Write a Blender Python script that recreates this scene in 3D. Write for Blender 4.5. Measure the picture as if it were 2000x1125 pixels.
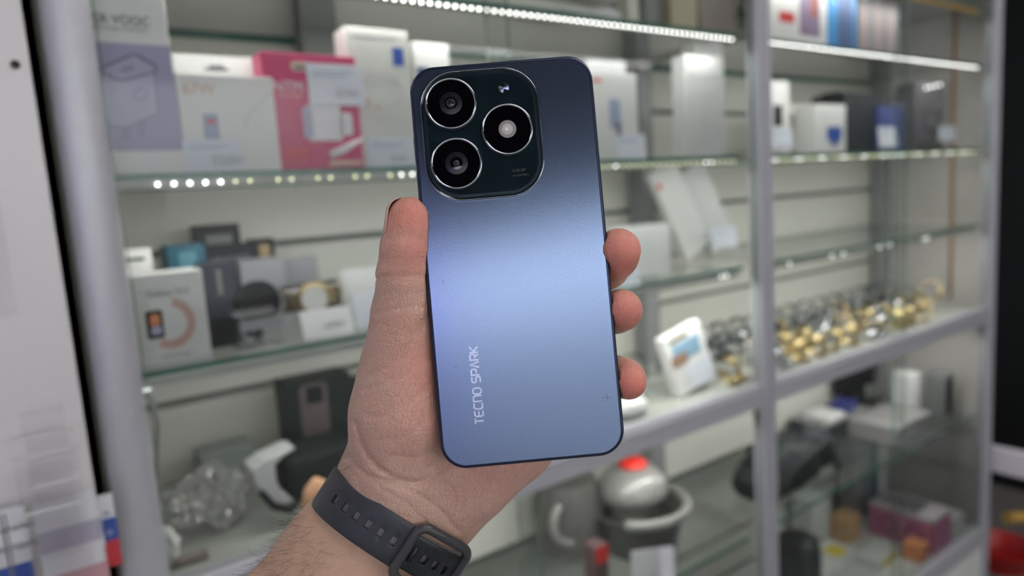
import bpy, bmesh, math, random
import numpy as np
from mathutils import Vector, Matrix
random.seed(7); rng = np.random.default_rng(7)
S = bpy.context.scene
for o in list(bpy.data.objects): bpy.data.objects.remove(o)
COL = S.collection
PI = math.pi

# ------------------------------------------------------------------ camera
F = 1347.4                                   # focal length in pixels of the 2000 px wide frame
CAM = Vector((0.0, -0.75, 1.50))
yaw, pitch, roll = (math.radians(a) for a in (34.95, -7.566, -3.770))
fw = Vector((math.sin(yaw)*math.cos(pitch), math.cos(yaw)*math.cos(pitch), math.sin(pitch)))
r0 = Vector((math.cos(yaw), -math.sin(yaw), 0)); u0 = r0.cross(fw)
R = r0*math.cos(roll) + u0*math.sin(roll)
U = u0*math.cos(roll) - r0*math.sin(roll)
cd = bpy.data.cameras.new('camera'); cam = bpy.data.objects.new('camera', cd); COL.objects.link(cam)
cam.matrix_world = Matrix((( R.x, U.x, -fw.x, CAM.x), (R.y, U.y, -fw.y, CAM.y), (R.z, U.z, -fw.z, CAM.z), (0, 0, 0, 1)))
cd.sensor_width = 36; cd.lens = 36*F/2000; cd.clip_start = 0.01; cd.clip_end = 50
cd.dof.use_dof = True; cd.dof.focus_distance = 0.284; cd.dof.aperture_fstop = 5.2
S.camera = cam

# ------------------------------------------------------------------ exposure, world, room lights
S.view_settings.view_transform = 'Standard'; S.view_settings.look = 'None'
S.view_settings.gamma = 1; S.view_settings.exposure = 0.0; S.view_settings.use_curve_mapping = False
W = bpy.data.worlds.new('world'); S.world = W; W.use_nodes = True
W.node_tree.nodes['Background'].inputs[0].default_value = (0.75, 0.8, 0.85, 1)
W.node_tree.nodes['Background'].inputs[1].default_value = 0.25
CEIL_E = 9.0        # ceiling panels
LED_E = 11.0         # LED diodes
LED_W = 0.8         # watts of one LED strip's light

WASH_W = 50.0       # added unseen lamp washing the opposite wall

def pt(px, py, Y):
    """point of the vertical plane y = Y seen at the given place of the photograph"""
    d = R*((px-1000)/F) - U*((py-562.5)/F) + fw
    return CAM + d*((Y-CAM.y)/d.y)

# ------------------------------------------------------------------ helpers
def tag(o, label=None, cat=None, group=None, kind=None):
    if label: o['label'] = label
    if cat: o['category'] = cat
    if group: o['group'] = group
    if kind: o['kind'] = kind
    return o
def empty(name, loc=(0, 0, 0), rot=(0, 0, 0), label=None, cat=None, group=None):
    o = bpy.data.objects.new(name, None); COL.objects.link(o); o.location = loc; o.rotation_euler = rot
    o.empty_display_size = 0.01
    return tag(o, label, cat, group)
MATS = {}
def mat(name, col, rough=0.5, metal=0.0, var=0.04, scale=30, bump=0.0, emit=None, es=1.0, spec=0.5, coat=0.0, alpha=1.0):
    if name in MATS: return MATS[name]
    m = bpy.data.materials.new(name); m.use_nodes = True; nt = m.node_tree; N = nt.nodes; L = nt.links
    b = N['Principled BSDF']
    tc = N.new('ShaderNodeTexCoord'); nz = N.new('ShaderNodeTexNoise'); nz.inputs['Scale'].default_value = scale
    nz.inputs['Detail'].default_value = 4
    L.new(tc.outputs['Object'], nz.inputs['Vector'])
    cr = N.new('ShaderNodeValToRGB'); e = cr.color_ramp.elements
    e[0].position = 0.3; e[1].position = 0.7
    e[0].color = (*[c*(1-var) for c in col], 1); e[1].color = (*[min(1, c*(1+var)) for c in col], 1)
    L.new(nz.outputs['Fac'], cr.inputs['Fac']); L.new(cr.outputs['Color'], b.inputs['Base Color'])
    b.inputs['Roughness'].default_value = rough; b.inputs['Metallic'].default_value = metal
    b.inputs['Specular IOR Level'].default_value = spec; b.inputs['Coat Weight'].default_value = coat
    b.inputs['Alpha'].default_value = alpha
    if bump:
        bp = N.new('ShaderNodeBump'); bp.inputs['Strength'].default_value = bump; bp.inputs['Distance'].default_value = 0.002
        L.new(nz.outputs['Fac'], bp.inputs['Height']); L.new(bp.outputs['Normal'], b.inputs['Normal'])
    if emit:
        b.inputs['Emission Color'].default_value = (*emit, 1); b.inputs['Emission Strength'].default_value = es
    MATS[name] = m; return m
def glass(name, tint=(0.93, 0.97, 0.95), refl=1.0, haze=0.0, hazecol=(0.8, 0.85, 0.85), ior=1.5):
    """thin clear sheet: transparent with a Fresnel reflection"""
    if name in MATS: return MATS[name]
    m = bpy.data.materials.new(name); m.use_nodes = True; nt = m.node_tree; N = nt.nodes; L = nt.links; N.clear()
    out = N.new('ShaderNodeOutputMaterial'); t = N.new('ShaderNodeBsdfTransparent'); g = N.new('ShaderNodeBsdfGlossy')
    fr = N.new('ShaderNodeFresnel'); fr.inputs['IOR'].default_value = ior
    mx = N.new('ShaderNodeMixShader'); t.inputs['Color'].default_value = (*tint, 1); g.inputs['Roughness'].default_value = 0.02
    g.inputs['Color'].default_value = (refl, refl, refl, 1)
    L.new(fr.outputs[0], mx.inputs[0]); L.new(t.outputs[0], mx.inputs[1]); L.new(g.outputs[0], mx.inputs[2])
    last = mx.outputs[0]
    if haze:
        d = N.new('ShaderNodeBsdfDiffuse'); d.inputs['Color'].default_value = (*hazecol, 1)
        nz = N.new('ShaderNodeTexNoise'); nz.inputs['Scale'].default_value = 6
        tc = N.new('ShaderNodeTexCoord'); L.new(tc.outputs['Object'], nz.inputs['Vector'])
        ml = N.new('ShaderNodeMath'); ml.operation = 'MULTIPLY'; ml.inputs[1].default_value = haze*2
        L.new(nz.outputs['Fac'], ml.inputs[0])
        m2 = N.new('ShaderNodeMixShader'); L.new(ml.outputs[0], m2.inputs[0]); L.new(last, m2.inputs[1]); L.new(d.outputs[0], m2.inputs[2])
        last = m2.outputs[0]
    L.new(last, out.inputs['Surface']); MATS[name] = m; return m

class MB:
    def __init__(s): s.v = []; s.f = []
    def add(s, v, f):
        n = len(s.v); s.v += [tuple(p) for p in v]; s.f += [tuple(i+n for i in q) for q in f]; return s
    def box(s, x0, y0, z0, x1, y1, z1, M=None):
        v = [Vector((x, y, z)) for z in (z0, z1) for y in (y0, y1) for x in (x0, x1)]
        if M: v = [M @ p for p in v]
        return s.add(v, [(0, 2, 3, 1), (4, 5, 7, 6), (0, 1, 5, 4), (2, 6, 7, 3), (0, 4, 6, 2), (1, 3, 7, 5)])
    def loft(s, loops, cap=True):
        n = len(loops[0]); v = [p for l in loops for p in l]; f = []
        for k in range(len(loops)-1):
            for i in range(n):
                j = (i+1) % n; f.append((k*n+i, k*n+j, (k+1)*n+j, (k+1)*n+i))
        if cap: f.append(tuple(range(n))[::-1]); f.append(tuple((len(loops)-1)*n+i for i in range(n)))
        return s.add(v, f)
    def lathe(s, prof, c=(0, 0, 0), n=40, M=None, cap=True):
        loops = []
        for r, z in prof:
            l = [Vector((c[0]+r*math.cos(2*PI*i/n), c[1]+r*math.sin(2*PI*i/n), c[2]+z)) for i in range(n)]
            if M: l = [M @ p for p in l]
            loops.append(l)
        return s.loft(loops, cap)
    def tube(s, pts, r, n=8, closed=False, sq=None):
        pts = [Vector(p) for p in pts]; loops = []
        m = len(pts); ref = Vector((0.13, 0.31, 0.94))
        for i, p in enumerate(pts):
            a = pts[(i-1) % m] if (closed or i) else p; b = pts[(i+1) % m] if (closed or i < m-1) else p
            t = (b-a).normalized(); x = t.cross(ref)
            if x.length < 1e-3: x = t.cross(Vector((1, 0, 0)))
            x.normalize(); y = t.cross(x); rr = r[i] if isinstance(r, (list, tuple)) else r
            loops.append([p + x*(rr*math.cos(2*PI*k/n)) + y*(rr*math.sin(2*PI*k/n)) for k in range(n)])
        if closed: loops.append(loops[0]); return s.loft(loops, False)
        return s.loft(loops)
    def torus(s, R_, r, c=(0, 0, 0), M=None, n=48, k=10, a0=0, a1=2*PI):
        full = abs(a1-a0-2*PI) < 1e-6
        cnt = n if full else n+1
        loops = []
        for i in range(cnt + (1 if full else 0)):
            a = a0+(a1-a0)*i/n
            l = [Vector((c[0]+(R_+r*math.cos(b))*math.cos(a), c[1]+(R_+r*math.cos(b))*math.sin(a), c[2]+r*math.sin(b))) for b in [2*PI*j/k for j in range(k)]]
            if M: l = [M @ p for p in l]
            loops.append(l)
        return s.loft(loops, not full)
    def sphere(s, c, rx, ry=None, rz=None, n=20, M=None):
        ry = ry or rx; rz = rz or rx
        loops = []
        for k in range(1, n//2):
            t = PI*k/(n//2)
            l = [Vector((c[0]+rx*math.sin(t)*math.cos(2*PI*i/n), c[1]+ry*math.sin(t)*math.sin(2*PI*i/n), c[2]-rz*math.cos(t))) for i in range(n)]
            if M: l = [M @ p for p in l]
            loops.append(l)
        return s.loft(loops)
    def build(s, name, m, parent=None, smooth=False, bevel=0.0, seg=2):
        me = bpy.data.meshes.new(name); me.from_pydata(s.v, [], s.f); me.update()
        bm = bmesh.new(); bm.from_mesh(me); bmesh.ops.recalc_face_normals(bm, faces=bm.faces); bm.to_mesh(me); bm.free()
        o = bpy.data.objects.new(name, me); COL.objects.link(o)
        if m: me.materials.append(m)
        if parent: o.parent = parent
        if smooth:
            for p in me.polygons: p.use_smooth = len(p.vertices) <= 4
            if smooth == 'auto':
                md = o.modifiers.new('split', 'EDGE_SPLIT'); md.split_angle = math.radians(38)
        if bevel:
            b = o.modifiers.new('bevel', 'BEVEL'); b.width = bevel; b.segments = seg; b.limit_method = 'ANGLE'
        return o
def rrect(w, h, r, z, n=8, cx=0, cy=0):
    pts = []
    for sx, sy, a in ((1, 1, 0), (-1, 1, PI/2), (-1, -1, PI), (1, -1, 3*PI/2)):
        for i in range(n+1):
            t = a+PI/2*i/n
            pts.append(Vector((cx+sx*(w/2-r)+r*math.cos(t), cy+sy*(h/2-r)+r*math.sin(t), z)))
    return pts
def rprism(w, h, r, prof, cx=0, cy=0, n=8):
    """rounded rectangle lofted through (inset, z) pairs"""
    m = MB(); m.loft([rrect(w-2*i, h-2*i, max(r-i, 1e-5), z, n, cx, cy) for i, z in prof]); return m
def text(body, size, m, parent, loc, rot=(PI/2, 0, 0), name='printed_text', align='LEFT', ext=0.0001, sx=1.0):
    c = bpy.data.curves.new('t', 'FONT'); c.body = body; c.size = size; c.align_x = align; c.extrude = ext; c.resolution_u = 3
    t = bpy.data.objects.new('t', c); COL.objects.link(t)
    bpy.context.view_layer.update()
    me = bpy.data.meshes.new_from_object(t.evaluated_get(bpy.context.evaluated_depsgraph_get()))
    bpy.data.objects.remove(t)
    o = bpy.data.objects.new(name, me); COL.objects.link(o); me.materials.clear(); me.materials.append(m)
    o.location = loc; o.rotation_euler = rot; o.scale = (sx, 1, 1); o.parent = parent; return o
def structure(o): o['kind'] = 'structure'; return o
def copy_tree(o, parent=None):
    c = o.copy(); COL.objects.link(c)
    if parent: c.parent = parent
    for ch in list(o.children): copy_tree(ch, c)
    return c

# ------------------------------------------------------------------ materials
ALU = mat('brushed_aluminium', (0.52, 0.52, 0.56), 0.42, 0.35, 0.03, 60)
ALUD = mat('dark_profile_metal', (0.16, 0.16, 0.14), 0.6, 0.2)  # dark grey metal of the lamp housing
WHITE = mat('white_card', (0.72, 0.72, 0.70), 0.45, 0, 0.015, 12)
CREAM = mat('cream_card', (0.66, 0.65, 0.57), 0.5)
GREYC = mat('grey_card', (0.30, 0.30, 0.30), 0.55)
BLACK = mat('black_plastic', (0.010, 0.011, 0.012), 0.5, 0, 0.2, spec=.25)
DARK = mat('charcoal_plastic', (0.020, 0.024, 0.026), 0.6, 0, 0.15, spec=.2)
MIDG = mat('mid_grey_plastic', (0.16, 0.165, 0.165), 0.45)
PAPER = mat('price_paper', (0.70, 0.73, 0.80), 0.6, 0, 0.01)
INK = mat('dark_ink', (0.06, 0.06, 0.075), 0.6)
INKG = mat('grey_ink', (0.30, 0.30, 0.32), 0.6)
LILAC = mat('lilac_print', (0.36, 0.345, 0.50), 0.5, 0, 0.02)
LILACD = mat('lilac_line', (0.17, 0.16, 0.26), 0.5)
LILACL = mat('pale_lilac_print', (0.45, 0.43, 0.58), 0.5)
ORANGE = mat('orange_print', (0.75, 0.28, 0.12), 0.5)
PEACH = mat('pale_orange_print', (0.72, 0.55, 0.45), 0.5)
MAGENTA = mat('magenta_card', (0.56, 0.055, 0.16), 0.42)
RED = mat('red_print', (0.60, 0.03, 0.03), 0.4)
BLUE = mat('blue_print', (0.03, 0.08, 0.38), 0.45)
SKY = mat('sky_blue_print', (0.05, 0.28, 0.62), 0.4)
TEAL = mat('teal_card', (0.02, 0.12, 0.18), 0.45)
NAVY = mat('navy_card', (0.03, 0.045, 0.16), 0.45)
BLUEG = mat('blue_grey_print', (0.33, 0.38, 0.52), 0.5)
ROSE = mat('rose_strap_print', (0.60, 0.38, 0.32), 0.5)
GOLD = mat('gold_metal', (0.45, 0.35, 0.17), 0.38, 0.85, 0.1)
STEEL = mat('steel_metal', (0.42, 0.43, 0.45), 0.25, 0.9, 0.1)
STEELD = mat('dark_steel_metal', (0.14, 0.15, 0.16), 0.3, 0.8, 0.1)
YEL = mat('yellow_print', (0.75, 0.60, 0.04), 0.5)
PINK = mat('pink_card', (0.55, 0.18, 0.33), 0.45)
WIREB = mat('brown_cable_sheath', (0.42, 0.19, 0.06), 0.5)
SLAT = mat('slat_board', (0.62, 0.62, 0.56), 0.5, 0, 0.02, 5)
GEDGE = mat('green_glass_edge', (0.06, 0.17, 0.13), 0.15, 0, 0.1)
GL = glass('clear_glass', (0.96, 0.98, 0.97), 0.45, 0.012)
GLS = glass('shelf_glass', (0.90, 0.96, 0.93), 0.7, 0.03)
ACR = glass('clear_acrylic', (0.975, 0.97, 0.975), 0.9, 0.035, (0.85, 0.84, 0.86))
LEDM = mat('lit_led', (1, 1, 1), 0.4, 0, 0, emit=(1, 0.98, 0.95), es=LED_E)
LEDY = mat('dim_led', (1, 1, 0.8), 0.4, 0, 0, emit=(0.95, 1.0, 0.55), es=2.2)
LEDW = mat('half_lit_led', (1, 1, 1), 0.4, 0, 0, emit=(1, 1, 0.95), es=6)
PEDGE = glass('pane_edge_glass', (0.72, 0.86, 0.80), 1.0, 0.12, (0.45, 0.55, 0.50))
DOORB = mat('black_panel', (0.006, 0.007, 0.007), 0.35, 0, 0.2)

# ------------------------------------------------------------------ the room
def slab(name, b, m):
    return structure(MB().box(*b).build(name, m))
WALLM = mat('painted_wall', (0.80, 0.82, 0.86), 0.7, 0, 0.02, 3)
slab('floor', (-3, -2.9, -0.05, 3.6, 1.2, 0), mat('grey_floor_tile', (0.22, 0.21, 0.20), 0.35, 0, 0.1, 3))
slab('ceiling', (-3, -2.9, 2.75, 3.6, 1.2, 2.8), mat('dark_grey_ceiling', (0.04, 0.04, 0.045), 0.8))
slab('wall_front', (-3, -2.95, 0, 3.6, -2.9, 2.75), WALLM)
slab('wall_back', (-3, 0.36, 0, 2.6, 0.41, 2.75), mat('back_wall_paint', (0.35, 0.35, 0.34), 0.7))
slab('wall_back_right', (2.6, 1.15, 0, 3.6, 1.2, 2.75), DOORB)
slab('wall_left', (-3.05, -2.9, 0, -3, 1.2, 2.75), WALLM)
slab('wall_right', (3.6, -2.9, 0, 3.65, 1.2, 2.75), DOORB)
slab('header_baffle_1', (-3, -2.9, 2.14, 3.6, -2.55, 2.75), mat('black_baffle_board', (0.015, 0.015, 0.018), 0.6))  # unseen black board added to darken the upper phone reflection
panelm = mat('lit_diffuser', (1, 1, 1), 0.5, 0, 0, emit=(1.0, 0.985, 0.95), es=CEIL_E)
for i, (x, y, w, h) in enumerate(((2.9, -0.9, 0.6, 0.3), (0.5, -1.25, 1.2, 0.3), (1.8, -1.15, 1.2, 0.3), (-1.5, -0.45, 0.6, 0.3))):
    t = empty('ceiling_light', (x, y, 2.75), label=('ceiling panel light beyond the right end of the cabinet', 'ceiling panel light above the person', 'ceiling panel light in front of the right cabinet bay', 'small ceiling panel light nearest the white board')[i], cat='ceiling light')
    MB().box(-w/2-.02, -h/2-.02, -.03, w/2+.02, h/2+.02, 0).build('frame', WHITE, t)
    MB().box(-w/2, -h/2, -.04, w/2, h/2, -.031).build('diffuser', panelm, t)

tag(MB().box(-3, -2.88, .0, 3.6, -2.5, 1.12).build('opposite_baffle', mat('grey_baffle', (0.62, 0.62, 0.64), 0.5)), 'grey counter added behind the camera to dim the lower smartphone reflection', 'baffle')  # unseen grey block added to dim the lower part of the phone reflection
tag(MB().box(-2.98, -2.897, 1.15, -1.86, -2.885, 2.12).build('violet_backdrop', mat('violet_backdrop_paint', (0.42, 0.36, 0.85), 0.5)), 'large violet poster added behind the camera to tint the smartphone reflection', 'backdrop')  # unseen violet panel added to tint one side of the phone reflection
# unseen lamp added to brighten the opposite wall for reflections and front fill
t = empty('added_wash_lamp', (-.6, -2.62, 2.125), label='long unseen lamp added to brighten the opposite wall and fill from the front', cat='lamp')
MB().box(-2.2, -.03, 0, 2.2, .03, .012).build('housing', ALUD, t)
ld = bpy.data.lights.new('wash', 'AREA'); ld.shape = 'RECTANGLE'; ld.size = 4.2; ld.size_y = .08; ld.energy = WASH_W; ld.color = (1, .99, .97)
lo = bpy.data.objects.new('wash', ld); COL.objects.link(lo); lo.parent = t; lo.location = (0, -.03, -.02); lo.rotation_euler = (math.radians(-28), 0, 0)

t = empty('header_light_bar', (1.95, -2.53, 2.30), label='thin lit bar on the added black board across the aisle', cat='lamp')
MB().box(0, -.02, -.025, 1.6, 0, .025).build('housing', WHITE, t)
MB().box(.01, .0005, -.012, 1.59, .004, .012).build('diffuser', mat('bar_diffuser', (1, 1, 1), 0.5, 0, 0, emit=(1, 1, 1), es=14.0), t)

# ------------------------------------------------------------------ cabinet frame
cab = empty('display_cabinet', (0.05, 0, 0), label='aluminium framed glass display cabinet with two bays of lit shelves', cat='display cabinet')
cab.location = (0, 0, 0)
def part(name, b, m, parent, bevel=0.0, **k): return MB().box(*b).build(name, m, parent, bevel=bevel)
def post(x0, x1, y0=-0.004, y1=0.018, parent=cab, name='post'):
    m = MB(); w = x1-x0
    m.box(x0, y0, 0, x1, y1, 2.3)
    m.box(x0+w*.22, y0-.004, 0, x0+w*.30, y0, 2.3); m.box(x0+w*.62, y0-.004, 0, x0+w*.78, y0, 2.3)
    return m.build(name, ALU, parent, bevel=0.002)
# the left post is a rounded corner profile
m = MB(); prof = [(0.036, 0.018)] + [(0.036+0.0205*(1-math.cos(a)), -0.004-0.012*math.sin(a)) for a in [PI*i/12 for i in range(13)]] + [(0.077, 0.018)]
m.loft([[Vector((x, y, z)) for x, y in prof] for z in (0, 2.3)]); m.build('post', ALU, cab, smooth='auto')
post(1.064, 1.106); post(2.042, 2.088)
for x in (1.058, 2.045): MB().box(x, .27, 0, x+.04, .31, 2.3).build('rear_post', mat('grey_rear_profile', (0.30, 0.31, 0.31), 0.45, 0.2), cab, bevel=.002)
for x0, x1 in ((.077, 1.064), (1.106, 2.042)):
    for z0, z1 in ((1.088, 1.130), (.463, .515), (2.25, 2.3)):
        mm = MB().box(x0, -.004, z0, x1, .02, z1); mm.box(x0, -.007, z1-.012, x1, -.004, z1-.007)
        mm.build('rail', ALU, cab, bevel=.0015)
    part('deck', (x0, .02, 1.105, x1, .31, 1.128), mat('pale_deck_board', (0.38, 0.39, 0.36), 0.35), cab)
    part('deck', (x0, .02, .485, x1, .31, .510), mat('white_deck_board', (0.62, 0.62, 0.60), 0.4), cab)
    part('plinth', (x0, .0, .0, x1, .02, .463), WHITE, cab)
bp = MB()
# slat wall: boards with grooves between them
zz = [0.51, 0.615, 0.82, 1.03, 1.24, 1.452, 1.66, 1.87, 2.08, 2.3]
for a, b in zip(zz[:-1], zz[1:]): bp.box(.03, .312, a+.005, 2.09, .33, b-.005)
bp.build('slat_panel', SLAT, cab, bevel=.001)
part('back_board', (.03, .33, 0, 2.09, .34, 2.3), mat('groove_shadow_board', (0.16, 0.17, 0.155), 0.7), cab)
part('side_panel', (2.09, .02, .5, 2.10, .33, 2.3), mat('grey_beige_side_board', (0.55, 0.53, 0.51), 0.55), cab)
part('side_panel', (.022, .02, 0, .034, .33, 2.3), mat('grey_beige_side_board', (0.36, 0.345, 0.33), 0.55), cab)
for z in (.95,): pass
# brown cable down the right end
o = MB().tube([(2.083, .105, z) for z in (1.90, 1.7, 1.5, 1.3, 1.14)], .0035).build('cable', WIREB, smooth=True)
tag(o, 'brown cable running down inside the right end of the cabinet', 'cable')

# glass doors
doors = [(.079, .545, -.0005, 'left'), (.515, 1.064, .0065, 'right')], [(1.106, 1.60, -.0005, 'left'), (1.565, 2.042, .0065, 'right')]
for bi, bay in enumerate(doors):
    for (x0, x1, y, side) in bay:
        for z0, z1, lvl in ((1.131, 2.245, 'upper'), (.516, 1.087, 'lower')):
            t = empty('sliding_glass_door', (x0, y, z0), label='%s glass pane on the %s side of the %s cabinet bay' % (lvl, side, ('left', 'right')[bi]), cat='glass door')
            m = MB(); m.add([(0.001, 0, 0), (x1-x0-.001, 0, 0), (x1-x0-.001, 0, z1-z0), (0.001, 0, z1-z0)], [(0, 1, 2, 3)])
            m.build('pane', GL, t)
            e = MB().box(0, -.002, 0, .0012, .002, z1-z0).box(x1-x0-.0012, -.002, 0, x1-x0, .002, z1-z0)
            e.build('edge', PEDGE, t)
# glass shelves
SH = {'top': 1.752, 'second': 1.545, 'third': 1.348}
def shelf(x0, x1, z, lab, y0=.022, th=.006, y1=.311):
    t = empty('glass_shelf', (x0, y0, z-th), label=lab, cat='shelf')
    m = MB(); m.add([(0, .001, th), (x1-x0, .001, th), (x1-x0, y1-y0, th), (0, y1-y0, th)], [(0, 1, 2, 3)])
    m.build('pane', GLS, t)
    MB().box(0, 0, 0, x1-x0, .0012, th).build('front_edge', GEDGE, t)
    MB().box(0, y1-y0-.001, 0, x1-x0, y1-y0, th).build('back_edge', GEDGE, t)
    return t
for x0, x1, bn in ((.079, 1.05, 'left'), (1.112, 2.04, 'right')):
    for k, z in SH.items(): shelf(x0, x1, z, 'green-edged glass shelf, %s one of the %s bay' % (k, bn))
    shelf(x0, x1, .828, 'glass shelf below the middle rail of the %s bay' % bn)
shelf(1.112, 2.04, 1.886, 'uppermost glass shelf of the right bay, only its edge in view')

# LED strips
def led_strip(x0, x1, z, n, label, kinds, y=.017, power=LED_W, warm=False, size=.0022):
    tapem = mat('led_tape', (0.20, 0.21, 0.19), 0.5) if z > 1.6 else mat('pale_led_tape', (0.50, 0.52, 0.48), 0.5)
    t = empty('led_strip', (x0, y, z), label=label, cat='light strip')
    MB().box(0, 0, -.0045, x1-x0, .004, .0045).build('tape', tapem if not warm else mat('amber_tape', (0.65, 0.38, 0.12), 0.4), t)
    for i in range(n):
        k = kinds(i)
        if k is None: continue
        x = (x1-x0)*(i+.5)/n
        MB().box(x-size/2, -.0012, -size/2, x+size/2, 0, size/2).build('led', k, t)
    if power:
        ld = bpy.data.lights.new('strip_light', 'AREA'); ld.shape = 'RECTANGLE'; ld.size = x1-x0-.02; ld.size_y = .006
        ld.energy = power; ld.color = (1, .985, .95); lo = bpy.data.objects.new('strip_light', ld); COL.objects.link(lo)
        lo.parent = t; lo.location = ((x1-x0)/2, .012, -.008); lo.rotation_euler = (math.radians(22), 0, 0)
    return t
led_strip(.079, 1.03, 1.7395, 80, 'bright white LED strip along the top shelf of the left bay', lambda i: LEDM)
led_strip(1.118, 2.0, 1.7415, 73, 'bright white LED strip along the top shelf of the right bay', lambda i: LEDM)
def k2(i):
    if i < 2: return None
    if i < 7: return LEDM
    return LEDW if i in (20, 21, 25, 26, 27, 44, 58, 59) else (LEDY if i % 3 or i > 40 else None)
led_strip(.079, 1.03, 1.5345, 64, 'LED strip below the second shelf of the left bay, its first diodes bright', k2)
led_strip(1.118, 2.0, 1.5345, 78, 'faint greenish LED strip below the second shelf of the right bay', lambda i: LEDW if (i % 7 in (1, 2) or i in (22, 23, 40, 41)) else (LEDY if i % 9 else None))
led_strip(.079, .69, 1.3375, 2, 'unlit-looking LED strip under the third shelf, left part of the left bay', lambda i: None, power=.4)
led_strip(.70, 1.03, 1.3375, 24, 'short added strip under the third shelf beside the middle post, its lit dots imitating LED reflections', lambda i: LEDW if i in (20, 21) else None, power=.7)  # lit dots stand in for LED reflections on the shelf edge
led_strip(1.118, 2.0, 1.3375, 60, 'added strip along the third shelf of the right bay, its sparse lit dots imitating LED reflections', lambda i: LEDW if i in (4, 14, 17, 27, 30, 41, 42) else None, power=1.2)  # glowing dots imitate LED glints reflected in the glass edge
led_strip(1.118, 2.0, 1.876, 40, 'amber LED strip at the very top of the right bay', lambda i: None, power=.55, warm=True)
led_strip(.12, 1.03, 1.078, 2, 'LED strip under the middle rail of the left bay', lambda i: None, y=.03, power=1.3)
led_strip(1.118, 2.0, 1.078, 2, 'LED strip under the middle rail of the right bay', lambda i: None, y=.03, power=1.5)

# ------------------------------------------------------------------ white board on the left, with acrylic pockets
BOARDM = mat('white_laminate_board', (0.72, 0.69, 0.70), 0.35, 0, 0.01, 4)
t = empty('white_partition_board', (-.3, -.03, 0), label='tall white laminate board at the left edge of the photo', cat='partition board')
BX = pt(104, 420, -.03).x
MB().box(-.7, 0, 0, BX+.3, .018, 2.3).build('board', BOARDM, t, bevel=.002)
p = pt(30, 126, -.03); MB().lathe([(.0035, 0), (.0035, .001)], M=Matrix.Translation((p.x+.3, -.0008, p.z)) @ Matrix.Rotation(PI/2, 4, 'X'), n=16).build('screw_hole', mat('brown_hole', (0.05, 0.025, 0.02), 0.8), t)
p0 = pt(-60, 395, -.032); p1 = pt(34, 610, -.032)
tag(MB().box(p0.x, -.0312, p1.z, p1.x, -.0302, p0.z-.0).build('paper_sheet', mat('sheet_paper', (0.66, 0.64, 0.66), 0.5)), 'plain white paper sheet stuck on the board at the left edge', 'paper sheet')
# strip of dark olive wall between board and post
part('gap_panel', (BX-.02, .02, 0, .036, .03, 2.3), mat('dark_olive_strip', (0.22, 0.225, 0.17), 0.6), cab)
# pockets
CARDW = mat('white_leaflet', (0.70, 0.70, 0.72), 0.5); CARDB = mat('blue_leaflet_band', (0.04, 0.09, 0.36), 0.5); CARDR = mat('red_leaflet_band', (0.55, 0.04, 0.05), 0.5)
PINKC = mat('pink_leaflet', (0.55, 0.30, 0.33), 0.5); LILC = mat('mauve_leaflet', (0.42, 0.40, 0.50), 0.5)
def pocket(px0, px1, pytop, pybot, Y, lab, n=2):
    a = pt(px0, pytop, Y); b = pt(px1, pybot, Y); w = b.x-a.x; h = a.z-b.z
    t = empty('acrylic_leaflet_holder', (a.x, Y, b.z), label=lab, cat='leaflet holder')
    m = MB(); m.add([(0, 0, 0), (w, 0, 0), (w, 0, h*.7), (0, 0, h*.7)], [(0, 1, 2, 3)]); m.add([(0, .014, h*.7), (w, .014, h*.7), (w, .014, h), (0, .014, h)], [(0, 1, 2, 3)])
    m.build('pocket', ACR, t)
    MB().box(0, -.0004, h*.7-.0025, w, 0, h*.7).build('polished_rim', mat('bright_acrylic_rim', (0.66, 0.65, 0.66), 0.2), t)
    MB().box(0, .0136, h-.0025, w, .014, h).build('back_rim', mat('bright_acrylic_rim', (0.66, 0.65, 0.66), 0.2), t)
    return t, w, h
def leaflet(px0, px1, pytop, Y, h, lab, bands, tilt=0, txt=None):
    a = pt(px0, pytop, Y); b = pt(px1, pytop, Y); w = b.x-a.x; z0 = a.z-h
    t = empty('leaflet', (a.x, Y, z0), (0, tilt, 0), lab, 'leaflet')
    MB().box(0, 0, 0, w, .0008, h).build('card', CARDW, t)
    for v0, v1, m in bands: MB().box(0, -.0003, v0*h, w, 0, v1*h).build('printed_band', m, t)
    for (s, u, v, sz, m) in (txt or []): text(s, sz, m, t, (u*w, -.0005, v*h))
    return t
pocket(36, 168, 815, 1075, -.064, 'clear acrylic pocket fixed on the white board, the upper one')
pocket(22, 205, 905, 1190, -.082, 'frontmost and lowest clear acrylic pocket on the white board')
pocket(50, 188, 862, 1120, -.073, 'clear acrylic pocket between the upper one and the frontmost one')
leaflet(62, 190, 985, -.058, .09, 'mauve and pink leaflets seen through the clear pocket', [(.0, .25, PINKC), (.25, .48, CARDW), (.48, .70, LILC), (.7, .74, CARDW)])
leaflet(66, 198, 1010, -.050, .08, 'pink topped leaflet behind the mauve one in the pocket', [(.0, .45, PINKC), (.6, .8, LILC)])
leaflet(188, 220, 970, -.046, .068, 'white, blue and red leaflet showing right of the pocket', [(.36, .67, CARDB), (.0, .36, CARDR)], txt=[('by', .25, .72, .006, BLUE), ('о', .3, .44, .008, CARDW)])
leaflet(-60, 50, 1012, -.055, .09, 'white and blue leaflet with Cyrillic lettering at the bottom left corner', [(.0, .45, CARDB), (.0, .16, MIDG)], txt=[('онлайнке', .40, .78, .0068, INK), ('жолдайды.', .38, .60, .0072, INK)])
t = empty('phone_stand_rod', tuple(pt(5, 1005, -.09)), label='clear plastic rod at the bottom left corner', cat='rod')
MB().tube([(0, 0, 0), (0, 0, -.12)], .0022).build('rod', ACR, t)

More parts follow.
